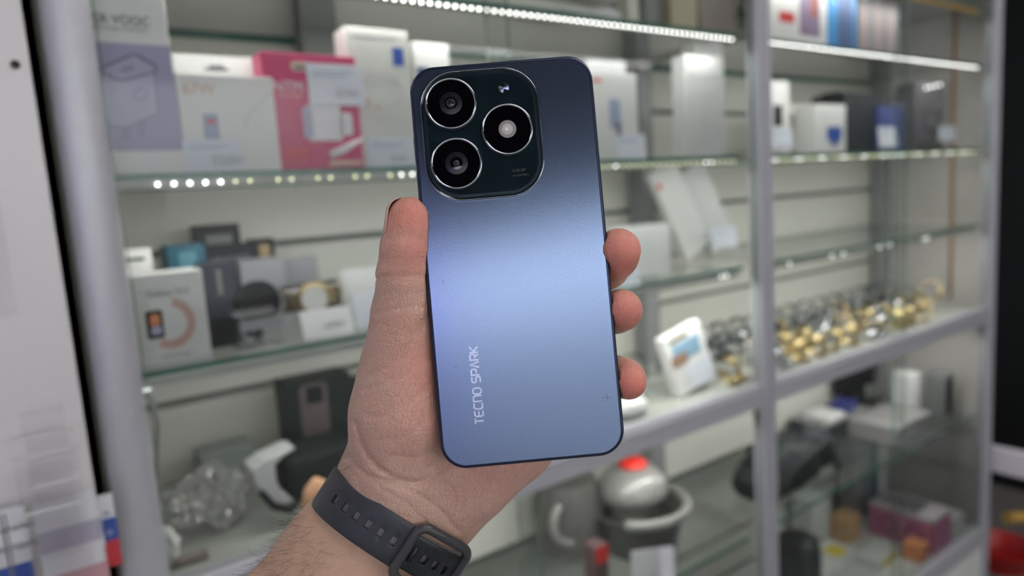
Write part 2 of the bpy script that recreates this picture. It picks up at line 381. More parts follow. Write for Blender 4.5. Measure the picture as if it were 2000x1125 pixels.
# ------------------------------------------------------------------ products
def item(name, label, cat, px0, px1, pyt, Y, z, depth, m, lean=0.0, rz=0.0, group=None, pyref=None, bevel=.0012, body='carton'):
    """a carton standing on height z whose front face spans the given stretch of plane y = Y"""
    ref = pyref if pyref is not None else pyt
    a = pt(px0, ref, Y); b = pt(px1, ref, Y); top = pt((px0+px1)/2, pyt, Y)
    w = b.x-a.x; h = max(.01, top.z-z)
    t = empty(name, (a.x, Y, z), (-lean, 0, rz), label, cat, group)
    MB().box(0, 0, 0, w, depth, h).build(body, m, t, bevel=bevel)
    t['w'] = w; t['h'] = h
    return t, w, h
def deco(t, name, u0, v0, u1, v1, m, y=-.0004, r=0):
    w, h = t['w'], t['h']
    if r:
        c = rprism((u1-u0)*w, (v1-v0)*h, r, [(0, 0), (0, .0003)], (u0+u1)/2*w, (v0+v1)/2*h)
        c.v = [(p[0], y-p[2]+.0002, p[1]) for p in c.v]; return c.build(name, m, t)
    return MB().box(u0*w, y, v0*h, u1*w, y+.0003, v1*h).build(name, m, t)
def lettering(t, s, u, v, size, m, y=-.0007, name='printed_text', sx=1.0):
    return text(s, size, m, t, (u*t['w'], y, v*t['h']), name=name, sx=sx)
def line(t, name, pts, m, r=.0005, y=-.0006):
    return MB().tube([(u*t['w'], y, v*t['h']) for u, v in pts], r, 5).build(name, m, t)
def price_tag(label, px0, px1, py0, py1, Y, num=None, group=None, lean=.1, sz=None):
    a = pt(px0, py1, Y); b = pt(px1, py0, Y); w = b.x-a.x; h = b.z-a.z
    if h < 0: h = .03
    t = empty('price_tag', (a.x, Y, a.z), (-lean, 0, 0), label, 'price tag', group)
    MB().box(0, 0, 0, w, .0006, h).build('card', PAPER, t)
    t['w'] = w; t['h'] = h
    if num: text(num, sz or h*.28, INKG, t, (w*.45, -.0004, h*.2))
    MB().box(w*.1, -.0004, h*.80, w*.8, 0, h*.83).box(w*.1, -.0004, h*.70, w*.65, 0, h*.73).build('printed_lines', BLUEG, t)
    return t
z2 = 1.545
# 1 big charger box
t, w, h = item('charger_box', 'tall white and lilac charger box printed with a plug drawing, leftmost on the second shelf', 'box', 150, 346, -90, .026, z2+.0005, .045, WHITE, pyref=200)
BW, BH = w, h
def vv(py): return (pt(250, py, .026).z-z2)/BH
def uu(px, py=200): return (pt(px, py, .026).x-t.location.x)/BW
deco(t, 'printed_panel', 0, vv(296), 1, vv(86), LILAC)
lettering(t, 'SUPER VOOC', uu(137, 45), vv(50), .0125, INK, sx=.90)
lettering(t, 'SUPER FLASH CHARGING', uu(172, 60), vv(62), .0052, INKG, sx=.85)
P = lambda px, py: (uu(px, py), vv(py))
poly = MB()
def outline(pts, m, name, r=.0006, close=True):
    return line(t, name, [P(*q) for q in (pts+[pts[0]] if close else pts)], m, r)
body = [(194, 140), (262, 108), (300, 128), (308, 218), (300, 226), (246, 250), (215, 246), (205, 236)]
mm = MB(); n = len(body); mm.add([(P(*q)[0]*w, -.0005, P(*q)[1]*h) for q in body], [tuple(range(n))]); mm.build('plug_picture', LILACL, t)
outline(body, LILACD, 'plug_outline', .00045)
outline([(194, 138), (258, 108), (272, 108), (305, 127), (306, 134), (300, 140), (240, 158), (225, 157)], LILACD, 'plug_outline', .0008)
outline([(238, 136), (258, 128), (262, 133), (242, 142)], LILACD, 'plug_outline', .0006)
outline([(262, 186), (268, 176), (282, 172), (290, 178), (286, 190), (274, 197), (264, 195)], LILACD, 'plug_outline', .0004)
for xo in (246, 276): outline([(xo-5, 248-(xo-246)*.3), (xo-3, 272-(xo-246)*.3), (xo+1, 277-(xo-246)*.3), (xo+5, 272-(xo-246)*.3), (xo+5, 246-(xo-246)*.3)], LILACD, 'plug_outline', .0004, False)
# 2, 3 white boxes
t, w, h = item('charger_box', 'white charger box with 67W lettering and a small adapter picture', 'box', 352, 540, 147, .028, z2, .03, WHITE, pyref=230)
lettering(t, '67W', .05, .80, .0155, mat('brown_orange_print', (0.60, 0.36, 0.26), 0.5)); deco(t, 'adapter_picture', .22, .28, .37, .60, BLUEG, r=.002); deco(t, 'adapter_socket', .26, .50, .34, .54, RED, -.0008)
lettering(t, 'Compatible fast charger', .03, .24, .0038, INKG); line(t, 'cable_drawing', [(.99, .86), (.85, .74), (.72, .62), (.66, .52), (.64, .44)], INKG, .0003)
price_tag('price tag lettered 3200 on the lower front of the 67W box', 362, 470, 272, 336, .0265, '3200т', lean=0, sz=.0135)
t, w, h = item('charger_box', 'white box with a hanging slot standing behind the 67W box', 'box', 340, 502, 109, .062, z2, .03, WHITE, pyref=150)
deco(t, 'hanging_slot', .36, .875, .66, .90, GREYC, r=.0015); deco(t, 'hanging_slot', .42, .885, .60, .925, GREYC, r=.0015)
# 4 magenta
t, w, h = item('charger_box', 'magenta charger box printed with a white adapter and cable', 'box', 520, 702, 106, .03, z2, .035, MAGENTA, pyref=210)
W_ = mat('white_print', (0.78, 0.76, 0.78), 0.5)
deco(t, 'hanging_slot', .28, .85, .52, .93, PEACH, r=.006); deco(t, 'hanging_slot', .33, .865, .47, .895, MIDG, -.0008, r=.002)
lettering(t, 'NTM', .08, .675, .016, W_); lettering(t, 'travel charger', .12, .63, .005, PEACH)
deco(t, 'adapter_picture', .40, .25, .78, .56, W_, r=.004); deco(t, 'adapter_picture', .36, .27, .46, .54, LILACL, -.0008, r=.003); deco(t, 'adapter_pins', .76, .30, .90, .50, W_, r=.004)
mm = MB().tube([(.62*w, -.0007, .12*h), (.80*w, -.0007, .18*h), (1.0*w, -.0007, .27*h)], [.0045, .0045, .0015], 8); mm.v = [(a, max(b, -.0012), c) for a, b, c in mm.v]; mm.build('cable_picture', W_, t, smooth=True)
lettering(t, '120W', .05, .115, .0145, mat('hot_orange_print', (0.85, 0.16, 0.06), 0.5)); lettering(t, 'Super fast charge', .04, .06, .005, ORANGE); deco(t, 'printed_band', .60, .03, .97, .07, PEACH, r=.001)
price_tag('price tag lettered 2590 across the top of the magenta box', 606, 708, 128, 205, .026, '2590т', lean=.03)
# 5
t, w, h = item('earphone_box', 'tall white box with a blue square, behind the top left of the smartphone', 'box', 685, 806, 57, .035, z2, .035, mat('warm_white_card', (0.64, 0.64, 0.60), 0.45), pyref=190)
deco(t, 'blue_square', .72, .745, .90, .875, BLUE); deco(t, 'printed_band', .1, .93, .8, .94, INKG)
line(t, 'cable_drawing', [(.5+.32*math.cos(a), .56+.13*math.sin(a)) for a in [2*PI*i/24 for i in range(25)]], INKG, .0003)
deco(t, 'earbud_picture', .22, .44, .28, .50, ROSE, r=.001); deco(t, 'earbud_picture', .40, .42, .44, .46, ROSE, r=.001)
price_tag('price tag at the foot of the tall white box with a blue square', 722, 806, 268, 330, .033, '2590т', lean=0)
t, w, h = item('earphone_box', 'white and blue box hidden mostly behind the smartphone top corner', 'box', 812, 880, 84, .05, z2, .03, WHITE, pyref=150)
deco(t, 'blue_square', .05, .68, .40, .80, NAVY)
t, w, h = item('smart_band_box', 'white box with a red mark and a blue toothbrush-like picture, right of the smartphone', 'box', 1140, 1246, 141, .04, z2, .04, WHITE, pyref=230)
deco(t, 'red_mark', .16, .88, .34, .915, RED); deco(t, 'device_picture', .46, .36, .66, .70, BLUEG, r=.006); deco(t, 'device_picture', .58, .28, .66, .44, LILACD, -.0008, r=.003)
price_tag('price tag at the foot of the white box right of the smartphone', 1208, 1262, 262, 314, .036, 'т')
o = MB().sphere((0, 0, 0), .030, .02, .014).sphere((.02, 0, .008), .018, .015, .012); c = pt(1190, 128, .10); o.v = [(a+c.x, b+c.y, d+c.z) for a, b, d in o.v]
t, w, h = item('cable_coil_box', 'pale carton behind the white box right of the smartphone', 'box', 1150, 1225, 118, .12, z2, .04, mat('pale_blister', (0.62, 0.63, 0.62), 0.3), pyref=200)
t, w, h = item('tempered_glass_box', 'tall narrow white box standing near the middle post on the second shelf', 'box', 1340, 1412, 110, .05, z2, .03, mat('cool_white_card', (0.60, 0.61, 0.60), 0.45), pyref=200)
line(t, 'fold_line', [(.06, .80), (.95, .80)], INKG, .0004); line(t, 'fold_line', [(.5, .02), (.5, .78)], GREYC, .0002)
t, w, h = item('small_white_carton', 'small white carton rising behind the tall narrow box by the middle post', 'box', 1358, 1412, 74, .09, z2+.0005, .03, WHITE, pyref=100)
lettering(t, 'т', .5, .85, .008, INKG)

# second shelf, right bay
t, w, h = item('earphone_box', 'white box with a black earphone picture next to the middle post, right bay', 'box', 1500, 1542, 158, .10, z2, .03, WHITE, pyref=230)
deco(t, 'device_picture', .25, .40, .65, .68, BLACK, r=.003)
price_tag('price tag below the white box next to the middle post', 1502, 1550, 250, 290, .08, 'т')
item('cream_carton', 'low cream carton left of the white box with a blue shield', 'box', 1544, 1606, 205, .13, z2, .04, CREAM, pyref=245)
t, w, h = item('router_box', 'white box with a blue shield print on the second shelf of the right bay', 'box', 1594, 1652, 204, .07, z2, .05, WHITE, pyref=245)
deco(t, 'blue_shield', .35, .28, .85, .55, BLUE, r=.006); deco(t, 'blue_shield', .47, .18, .73, .34, BLUE, -.0008, r=.005); lettering(t, 'smart', .25, .74, .006, INKG)
t, w, h = item('gadget_box', 'large black box with a raised flap beside the blue shield box', 'box', 1650, 1728, 182, .11, z2, .08, DARK, pyref=235)
MB().box(-.012, .01, h-.002, w*.9, .05, h+.003).build('flap', BLACK, t, bevel=.001)
t, w, h = item('gadget_box', 'navy blue box behind a white price card in the right bay', 'box', 1715, 1764, 207, .10, z2, .05, NAVY, pyref=245); deco(t, 'blue_print', .1, .3, .8, .95, mat('dusk_blue_print', (0.05, 0.065, 0.21), 0.5), r=.004)
price_tag('white price card leaning on the navy box', 1718, 1754, 248, 288, .07, None)
item('gadget_box', 'slate grey box between the navy box and the round-eyed speaker', 'box', 1762, 1802, 196, .12, z2, .04, mat('slate_card', (0.13, 0.13, 0.16), 0.5), pyref=245)
t, w, h = item('mini_speaker', 'dark portable speaker with round drivers, right end of the second shelf', 'speaker', 1790, 1846, 160, .09, z2, .05, mat('speaker_shell', (0.09, 0.085, 0.095), 0.4), pyref=240, bevel=.008, body='shell')
for u, v in ((.3, .62), (.75, .62), (.5, .42), (.28, .16), (.74, .16)):
    MB().lathe([(.012, 0), (.012, .002), (.008, .003)], M=Matrix.Translation((u*w, -.0005, v*h)) @ Matrix.Rotation(PI/2, 4, 'X'), n=20).build('driver', STEEL if v != .42 else MIDG, t, smooth='auto')
for k in range(4): MB().box(w*(.28+.16*k), -.003, h*(.90+.02*k), w*(.28+.16*k)+.003, 0, h*(.90+.02*k)+.003).build('indicator_led', LEDW, t)
price_tag('white price card at the foot of the round-eyed speaker', 1836, 1868, 246, 276, .05, None)

# top shelf
z1 = 1.7525
t, w, h = item('phone_box', 'white box with a red mark on the top shelf right of the middle post', 'box', 1500, 1560, -60, .05, z1, .05, WHITE, pyref=40); deco(t, 'red_mark', .35, .30, .85, .44, RED); lettering(t, 'TR', .3, .62, .022, INK)
t, w, h = item('phone_box', 'white box showing a purple and red smartphone picture on the top shelf', 'box', 1556, 1618, -70, .06, z1, .05, WHITE, pyref=40); deco(t, 'phone_picture', .08, .15, .72, .85, mat('violet_print', (0.22, 0.16, 0.25), 0.5), r=.006); deco(t, 'phone_picture', .42, .38, .66, .75, mat('maroon_print', (0.30, 0.09, 0.08), 0.5), -.0008, r=.006)
t, w, h = item('phone_box', 'bright blue box on the top shelf of the right bay', 'box', 1620, 1672, -70, .055, z1, .05, SKY, pyref=40); deco(t, 'figure_picture', .3, .05, .85, .65, mat('slate_blue_print', (0.08, 0.13, 0.28), 0.5), r=.01)
for i, (a, b) in enumerate(((1676, 1702), (1703, 1728), (1729, 1756))):
    t, w, h = item('slim_box', ('pale mauve slim box beside the bright blue box', 'pale mauve slim box in the middle of three on the top shelf', 'pale mauve slim box, rightmost of three on the top shelf')[i], 'box', a, b, -60, .07, z1, .05, mat('pale_mauve_card', (0.26, 0.235, 0.25), 0.5), pyref=40)
    deco(t, 'printed_stripe', .4, .02, .5, .55, ROSE); deco(t, 'printed_stripe', .1, .66, .8, .8, CREAM)
item('white_carton', 'wide white carton on the top shelf behind the magenta box, seen from below', 'box', 660, 880, -40, .12, z1, .14, mat('warm_white_card', (0.64, 0.64, 0.60), 0.45), pyref=20)
item('grey_case', 'dark grey case on the top shelf left of the wide white carton', 'box', 560, 660, -30, .19, z1, .10, MIDG, pyref=20)
item('grey_case', 'mid grey case at the far left of the top shelf', 'box', 330, 545, -60, .10, z1, .17, mat('dusky_case', (0.25, 0.25, 0.25), 0.4), pyref=20)
item('dark_label_box', 'small dark framed box right of the white slotted box, near the back wall', 'box', 590, 660, 52, .25, z2, .03, mat('grey_box_back', (0.2, 0.21, 0.2), 0.5), pyref=70)
def blob(name, label, cat, px, py, Y, rx, ry, rz, m, group=None, n=24, amp=.12, z=None):
    c = pt(px, py, Y)
    if z is not None: c.z = z+rz*.97
    mm = MB().sphere((0, 0, 0), rx, ry, rz, n=n)
    ph = random.random()*9
    mm.v = [tuple(q*(1+amp*math.sin(7*q0/rx+ph)*math.cos(5*q2/rz+ph)) for q in (q0, q1, q2)) for q0, q1, q2 in mm.v]
    o = mm.build(name, m, None, smooth=True); o.location = c; return tag(o, label, cat, group)
blob('round_white_charger', 'round white gadget on the top shelf above the smartphone', 'gadget', 1115, 2, .10, .030, .03, .016, WHITE, amp=.02, z=z1)
blob('round_white_charger', 'larger round white gadget on the top shelf, right of its twin', 'gadget', 1172, 2, .10, .036, .03, .02, WHITE, amp=.02, z=z1)
item('cream_carton', 'small cream carton on the top shelf above the smartphone corner', 'box', 1228, 1248, -10, .08, z1, .03, CREAM, pyref=20)
item('beige_carton', 'beige carton on the top shelf left of the middle post', 'box', 1310, 1362, -40, .10, z1, .05, mat('beige_card', (0.42, 0.37, 0.26), 0.5), pyref=20)
item('brown_carton', 'brown carton on the top shelf against the middle post', 'box', 1366, 1440, -40, .12, z1, .05, mat('brown_grey_card', (0.24, 0.20, 0.18), 0.5), pyref=20)
item('slim_box', 'slim grey carton on the top shelf between the cream and beige cartons', 'box', 1262, 1290, -40, .12, z1, .05, mat('dusky_case', (0.25, 0.25, 0.25), 0.4), pyref=20)

# third shelf
z3 = 1.3485
t, w, h = item('smart_band_box', 'white square box printed with a rose smart band, on the third shelf', 'box', 256, 408, 532, .030, z3, .05, WHITE, pyref=640)
u_ = lambda px, py: ((pt(px, py, .03).x-t.location.x)/w, (pt(px, py, .03).z-z3)/h)
lettering(t, 'Galaxy Fit3', .24, .765, .0088, mat('soft_ink', (0.16, 0.16, 0.17), 0.6))
arc = [(.50+.33*math.cos(a), .46+.27*math.sin(a)) for a in [math.radians(q) for q in range(-125, 85, 6)]]
mm = MB()
for (ua, va), (ub, vb) in zip(arc[:-1], arc[1:]):
    cu, cv = .50, .46; k = .66
    mm.add([(ua*w, -.0005, va*h), (ub*w, -.0005, vb*h), ((cu+(ub-cu)*k)*w, -.0005, (cv+(vb-cv)*k)*h), ((cu+(ua-cu)*k)*w, -.0005, (cv+(va-cv)*k)*h)], [(0, 1, 2, 3)])
mm.build('strap_picture', ROSE, t)
deco(t, 'screen_picture', .19, .32, .41, .62, BLACK, -.0009, r=.003); deco(t, 'screen_glow', .24, .46, .37, .58, ORANGE, -.0013, r=.002); deco(t, 'screen_glow', .24, .36, .38, .45, LILACL, -.0013, r=.002)
lettering(t, 'SAMSUNG', .33, .09, .0062, INKG)
deco(t, 'base_band', -.01, 0, 1.01, .05, mat('clear_base', (0.55, 0.56, 0.56), 0.3), -.0009)
t, w, h = item('smart_band_box', 'white box with a hanging slot peeking above the rose smart band box', 'box', 232, 297, 487, .085, z3, .03, WHITE, pyref=500)
deco(t, 'hanging_slot', -.1, .90, .75, .925, DARK, r=.001)
t, w, h = item('teal_box', 'teal box behind the rose smart band box', 'box', 326, 402, 478, .14, z3, .05, TEAL, pyref=500); deco(t, 'printed_band', .3, .78, .75, .93, mat('pale_teal_print', (0.10, 0.28, 0.36), 0.5))
t, w, h = item('gadget_box', 'black box with pale lettering in the middle back of the third shelf', 'box', 398, 500, 478, .18, z3, .05, DARK, pyref=510); lettering(t, 'HEADSET', .10, .80, .012, INKG)
t, w, h = item('gadget_box', 'tallest black box at the back of the third shelf', 'box', 386, 472, 438, .24, z3, .04, BLACK, pyref=480); deco(t, 'grey_print', .2, .78, .8, .90, MIDG)
t, w, h = item('gadget_box', 'small black box with a gold square print at the back of the third shelf', 'box', 492, 536, 466, .24, z3, .03, BLACK, pyref=480); deco(t, 'gold_print', .3, .78, .75, .93, mat('tan_print', (0.45, 0.33, 0.18), 0.5))
t, w, h = item('blister_pack', 'dark blue-grey blister pack right of the rose smart band box', 'pack', 396, 470, 512, .09, z3, .03, mat('slate_blister', (0.03, 0.035, 0.05), 0.35, spec=.3), pyref=600)
deco(t, 'painted_glare', .45, .62, .58, .92, MIDG); deco(t, 'lower_print', 0, 0, .8, .35, BLACK)  # narrow grey strip paints the glare on the blister
def cardp(px0, px1, pyt, Y, lab, m=PAPER, z=z3, lean=.25, txt=None, h_=None, name='price_tag', cat='price tag'):
    a = pt(px0, pyt, Y); b = pt(px1, pyt, Y); w = b.x-a.x; h = h_ or (a.z-z)/math.cos(lean)
    t = empty(name, (a.x, Y-.0, z+.0005), (-lean, 0, 0), lab, cat)
    MB().box(0, 0, 0, w, .0008, h).build('card', m, t); t['w'] = w; t['h'] = h
    if txt: text(txt, h*.26, INKG, t, (w*.42, -.0005, h*.30))
    return t
item('card_box', 'pale grey box behind the round black display plate on the third shelf', 'box', 470, 558, 505, .15, z3, .04, mat('silver_card', (0.30, 0.31, 0.33), 0.4), pyref=540)
# round black watch disc on a clear stand
c = pt(500, 590, .09)
t = empty('smart_watch', (c.x, .09, z3), (0, 0, .1), 'round black smart watch propped on a clear plastic stand', 'watch')
hc = c.z-z3
MB().lathe([(.0, 0), (.024, 0), (.0255, .002), (.0255, .008), (.0235, .010), (0, .010)], M=Matrix.Translation((0, 0, hc)) @ Matrix.Rotation(PI/2, 4, 'X'), n=40).build('dial', BLACK, t, smooth='auto')
MB().lathe([(.0255, .008), (.0262, .010), (.0245, .0115), (.0235, .010)], M=Matrix.Translation((0, 0, hc)) @ Matrix.Rotation(PI/2, 4, 'X'), n=40, cap=False).build('bezel', DARK, t, smooth='auto')
MB().tube([(-.008, .001, hc-.02), (-.006, .014, hc-.04), (0, .022, .01), (0, .01, 0.002)], .004).tube([(.008, .001, hc-.02), (.006, .014, hc-.04), (0.004, .022, .01), (0.004, .01, 0.002)], .004).build('strap', BLACK, t, smooth=True)
c = pt(512, 690, .05)
t = empty('clear_plastic_stand', (c.x, .045, z3), (0, 0, .05), 'clear plastic display stand in front of the round black watch', 'stand')
hh = pt(512, 612, .045).z-z3
MB().box(-.024, 0, 0, .024, .0015, hh).box(-.024, 0, 0, .024, .035, .0015).box(-.024, .02, hh-.002, .024, .0215, hh+.006).box(-.024, 0, hh-.0015, .024, .0215, hh).build('bent_sheet', ACR, t)
MB().box(-.022, -.001, hh*.55, .022, 0, hh*.85).build('paper_insert', mat('silver_card', (0.42, 0.43, 0.45), 0.4), t)

def make_watch(name, body, dial, strap=None, cr=.018, w=.016):
    """wrist watch: bracelet a closed loop round local x, dial facing -y"""
    t = empty(name, (0, 0, 0)); strap = strap or body
    A, B = .029, .023
    seg = 30
    mm = MB()
    for k in range(seg):
        a0 = math.radians(-62+ (304*k/seg) + 90+28.0); a1 = a0+math.radians(304/seg*.82)
        wd = w*(.62+.38*abs(math.cos((k+.5)/seg*PI)))*.5
        q = []
        for a in (a0, a1):
            for rr in (0, .0026):
                for x in (-wd, wd): q.append((x, -(B+rr)*math.cos(a-PI/2-.0)*1.0*-1 if False else (B+rr)*math.sin(a+PI/2)*1.0, (A+rr)*math.cos(a+PI/2)))
        mm.add(q, [(0, 1, 3, 2), (4, 6, 7, 5), (0, 4, 5, 1), (2, 3, 7, 6), (0, 2, 6, 4), (1, 5, 7, 3)])
    mm.build('bracelet', strap, t)
    M = Matrix.Translation((0, -B+.003, 0)) @ Matrix.Rotation(PI/2, 4, 'X')
    MB().lathe([(0, -.001), (cr*.95, -.001), (cr, .001), (cr, .005), (cr*.9, .0075), (cr*.82, .008), (cr*.8, .007), (0, .007)], M=M, n=32).build('case', body, t, smooth='auto')
    MB().lathe([(0, .0071), (cr*.8, .0071), (cr*.79, .0074), (0, .0074)], M=M, n=32).build('dial', dial, t)
    MB().tube([(cr, -B-.001, 0), (cr+.003, -B-.001, 0)], .0022).build('crown', body, t)
    return t
DIALW = mat('white_dial', (0.72, 0.72, 0.68), 0.35); DIALB = mat('black_dial', (0.03, 0.03, 0.04), 0.2); DIALG = mat('champagne_dial', (0.65, 0.5, 0.25), 0.3)
c = pt(606, 578, .085)
g = make_watch('wrist_watch', GOLD, DIALW, cr=.0195, w=.022); g.location = (c.x, .085, c.z); g.rotation_euler = (.15, PI/2-.1, 0)
tag(g, 'gold bracelet watch with a white dial shown above a price card', 'watch')
tt = empty('watch_cushion', (c.x, .085, z3), label='clear plastic roll holding up the gold watch with a white dial', cat='stand')
MB().tube([(-.034, 0, c.z-z3), (.034, 0, c.z-z3)], .0175, 16).box(-.006, -.012, 0, .006, .012, c.z-z3-.014).build('roll', ACR, tt, smooth='auto')
cardp(590, 690, 612, .040, 'white price card below the gold watch with a white dial', CARDW, txt='23990т', lean=.3)
cardp(672, 745, 530, .075, 'white patterned card beside the thumb of the person', mat('cool_white_card', (0.60, 0.61, 0.60), 0.45), lean=.1, name='display_card', cat='card')
cardp(690, 760, 576, .055, 'lilac white price card close to the thumb', PAPER, lean=.1, txt='т')
cardp(556, 620, 505, .22, 'clear grey card near the back of the third shelf', mat('silver_card', (0.42, 0.43, 0.45), 0.4), lean=.05, name='display_card', cat='card')
# right part of third shelf
item('white_carton', 'white carton behind the middle fingertip', 'box', 1196, 1310, 442, .09, z3, .05, mat('cool_white_card', (0.60, 0.61, 0.60), 0.45), pyref=500)
price_tag('price card at the foot of the white carton behind the fingertips', 1196, 1250, 520, 570, .07, 'т')
def leaner(px_b0, px_b1, px_t0, pyt, Y, lab, m=WHITE, z=z3, depth=.015):
    a = pt(px_b0, 495, Y); b = pt(px_b1, 495, Y); c = pt(px_t0, pyt, Y)
    w = b.x-a.x; dx = c.x-a.x; dz = c.z-z
    t = empty('phone_case_pack', (a.x, Y, z), (-.08, math.atan2(dx, dz), 0), lab, 'pack')
    hh = math.hypot(dx, dz); MB().box(0, 0, 0, w, depth, hh).build('carton', m, t, bevel=.001); t['w'] = w; t['h'] = hh
    return t
tt = leaner(1344, 1392, 1280, 338, .17, 'white slim pack tilted to the left on the third shelf', WHITE)
deco(tt, 'red_mark', .05, .8, .2, .86, RED)
tt = leaner(1392, 1440, 1335, 345, .19, 'second tilted white slim pack, nearer the middle post', mat('cool_white_card', (0.60, 0.61, 0.60), 0.45))
price_tag('pale blue price tag on the tilted slim pack by the middle post', 1392, 1440, 440, 488, .155, 'т')

# base of left bay
zb = 1.1285
def onz(px, py, z):
    d = R*((px-1000)/F) - U*((py-562.5)/F) + fw
    return CAM + d*((z-CAM.z)/d.z)
t, w, h = item('blister_pack', 'white pack with a blue and brown picture, leaning near the little finger', 'pack', 1326, 1398, 648, .05, zb, .02, WHITE, pyref=700, lean=.12)
t.rotation_euler = (-.12, -.22, 0)
deco(t, 'header_print', .1, .86, .6, .93, GOLD, r=.001); deco(t, 'picture', .12, .52, .85, .82, mat('light_blue_picture', (0.22, 0.36, 0.48), 0.4), r=.002); deco(t, 'picture', .05, .48, .45, .66, mat('brown_picture', (0.30, 0.18, 0.12), 0.5), -.0009, r=.003)
deco(t, 'price_label', .35, .02, 1.0, .42, PAPER, -.0012)
blob('white_earbud_case', 'rounded white earbud case behind the little finger', 'case', 1222, 745, .10, .035, .03, .03, WHITE, amp=.02, z=zb)
blob('white_earbud_case', 'rounded white case lower, between phone edge and rail', 'case', 1232, 800, .045, .036, .02, .016, WHITE, amp=.02, z=zb)

# hand dryer, clipper box etc. low on the left bay deck
t, w, h = item('clipper_box', 'dark green-black box with a pinkish clipper picture behind the hand', 'box', 560, 690, 738, .19, zb, .05, mat('green_black_card', (0.013, 0.019, 0.017), 0.5, spec=.25), pyref=800)
deco(t, 'clipper_picture', .20, .22, .62, .96, mat('pink_grey_print', (0.10, 0.08, 0.08), 0.35), r=.01); deco(t, 'clipper_head', .3, .75, .55, .93, BLACK, -.0009, r=.004)
t, w, h = item('gadget_box', 'black box directly behind the edge of the palm, on the deck', 'box', 690, 880, 728, .21, zb, .05, DARK, pyref=800)
t = empty('curved_stand', tuple(onz(545, 985, zb)), label='silver curved display foot with a black edge left of the wrist', cat='stand')
b0 = t.location.copy(); t.location.y = .075
def P3(px, py, Y=.075): q = pt(px, py, Y); return (q.x-t.location.x, 0, q.z-t.location.z)
t.location = pt(545, 985, .075); t.location.z = zb
pth = [P3(562, 868), (P3(525, 888)), P3(506, 905), P3(512, 935), P3(528, 960), P3(556, 972)]
mm = MB(); L_ = [[], []]
loops = []
for i, q in enumerate(pth):
    wd = (.004, .011, .013, .011, .009, .006)[i]
    loops.append([Vector((q[0]-wd, -.02, q[2])), Vector((q[0]+wd, -.02, q[2])), Vector((q[0]+wd, .02, q[2])), Vector((q[0]-wd, .02, q[2]))])
mm.loft(loops); o = mm.build('silver_arm', mat('pale_silver_paint', (0.55, 0.56, 0.56), 0.3, 0.2), t, smooth=False, bevel=.002)
mm = MB(); mm.tube([P3(500, 950), P3(525, 978), P3(556, 985), P3(568, 972)], .0045); mm.v = [(a, b-.022, c) for a, b, c in mm.v]; mm.build('black_edge', BLACK, t, smooth=True)
t, w, h = item('hair_dryer_box', 'low black case behind the watch strap on the deck', 'case', 552, 730, 872, .10, zb, .07, mat('green_black_card', (0.035, 0.05, 0.045), 0.4), pyref=900, bevel=.012)
o = blob('peach_lump', 'peach coloured rounded sponge beside the watch strap', 'lump', 617, 925, .03, .020, .016, .029, mat('peach_tone', (0.70, 0.38, 0.22), 0.6), amp=.05, z=zb)  # rounded peach-coloured shape standing on the deck
# crumpled bag
def crumple(name, label, cat, px, py, Y, rx, ry, rz, m, z, amp=.28, sub=4):
    bm = bmesh.new(); bmesh.ops.create_icosphere(bm, subdivisions=sub, radius=1)
    from mathutils import noise
    for v in bm.verts:
        p = v.co.copy(); n1 = noise.noise(p*1.7+Vector((px, 0, 0))); n2 = abs(noise.noise(p*4.1+Vector((0, px, 0))))+.5*abs(noise.noise(p*9+Vector((0, px, 0))))
        v.co = Vector((p.x*rx, p.y*ry, p.z*rz))*(1+amp*n1-amp*.9*n2)
    me = bpy.data.meshes.new(name); bm.to_mesh(me); bm.free(); o = bpy.data.objects.new(name, me); COL.objects.link(o); me.materials.append(m)
    for p in me.polygons: p.use_smooth = False
    c = pt(px, py, Y); mn = min(v.co.z for v in me.vertices); o.location = (c.x, c.y, z-mn); return tag(o, label, cat)
crumple('plastic_bag', 'crumpled clear plastic bag on the deck left of the wrist', 'bag', 405, 950, .13, .050, .05, .035, glass('cellophane', (0.97, 0.97, 0.96), 1.0, .10, (0.88, 0.87, 0.85), 1.75), zb, amp=.55, sub=5)
crumple('tissue_wad', 'white twisted tissue hanging beside the left post', 'tissue', 322, 1020, .05, .012, .01, .024, WHITE, zb, amp=.35)
c = [pt(*q, .10) for q in ((278, 770), (298, 780), (308, 830), (306, 900), (303, 985))]
tag(MB().tube(c, .0028).build('hanging_cable', MIDG, smooth=True), 'thin grey cable hanging beside the left post below the third shelf', 'cable')
c = pt(283, 757, .03); o = MB().sphere((0, 0, 0), .0065, .004, .0045).build('round_led_lamp', mat('white_lamp', (1, 1, 1), .4, 0, 0, emit=(1, 1, .96), es=1.3), smooth=True); o.location = c
tag(o, 'small round white lamp under the third shelf by the left post', 'lamp')
t, w, h = item('dark_glass_frame', 'dark framed plate at the bottom beside the left post', 'plate', 345, 412, 1100, .035, zb-.0, .01, mat('brown_grey_card', (0.24, 0.20, 0.18), 0.5), pyref=1110)
item('grey_carton', 'flat grey-green carton behind the crumpled bag', 'box', 392, 500, 880, .22, zb, .05, mat('grey_green_card', (0.24, 0.27, 0.25), 0.5), pyref=900)

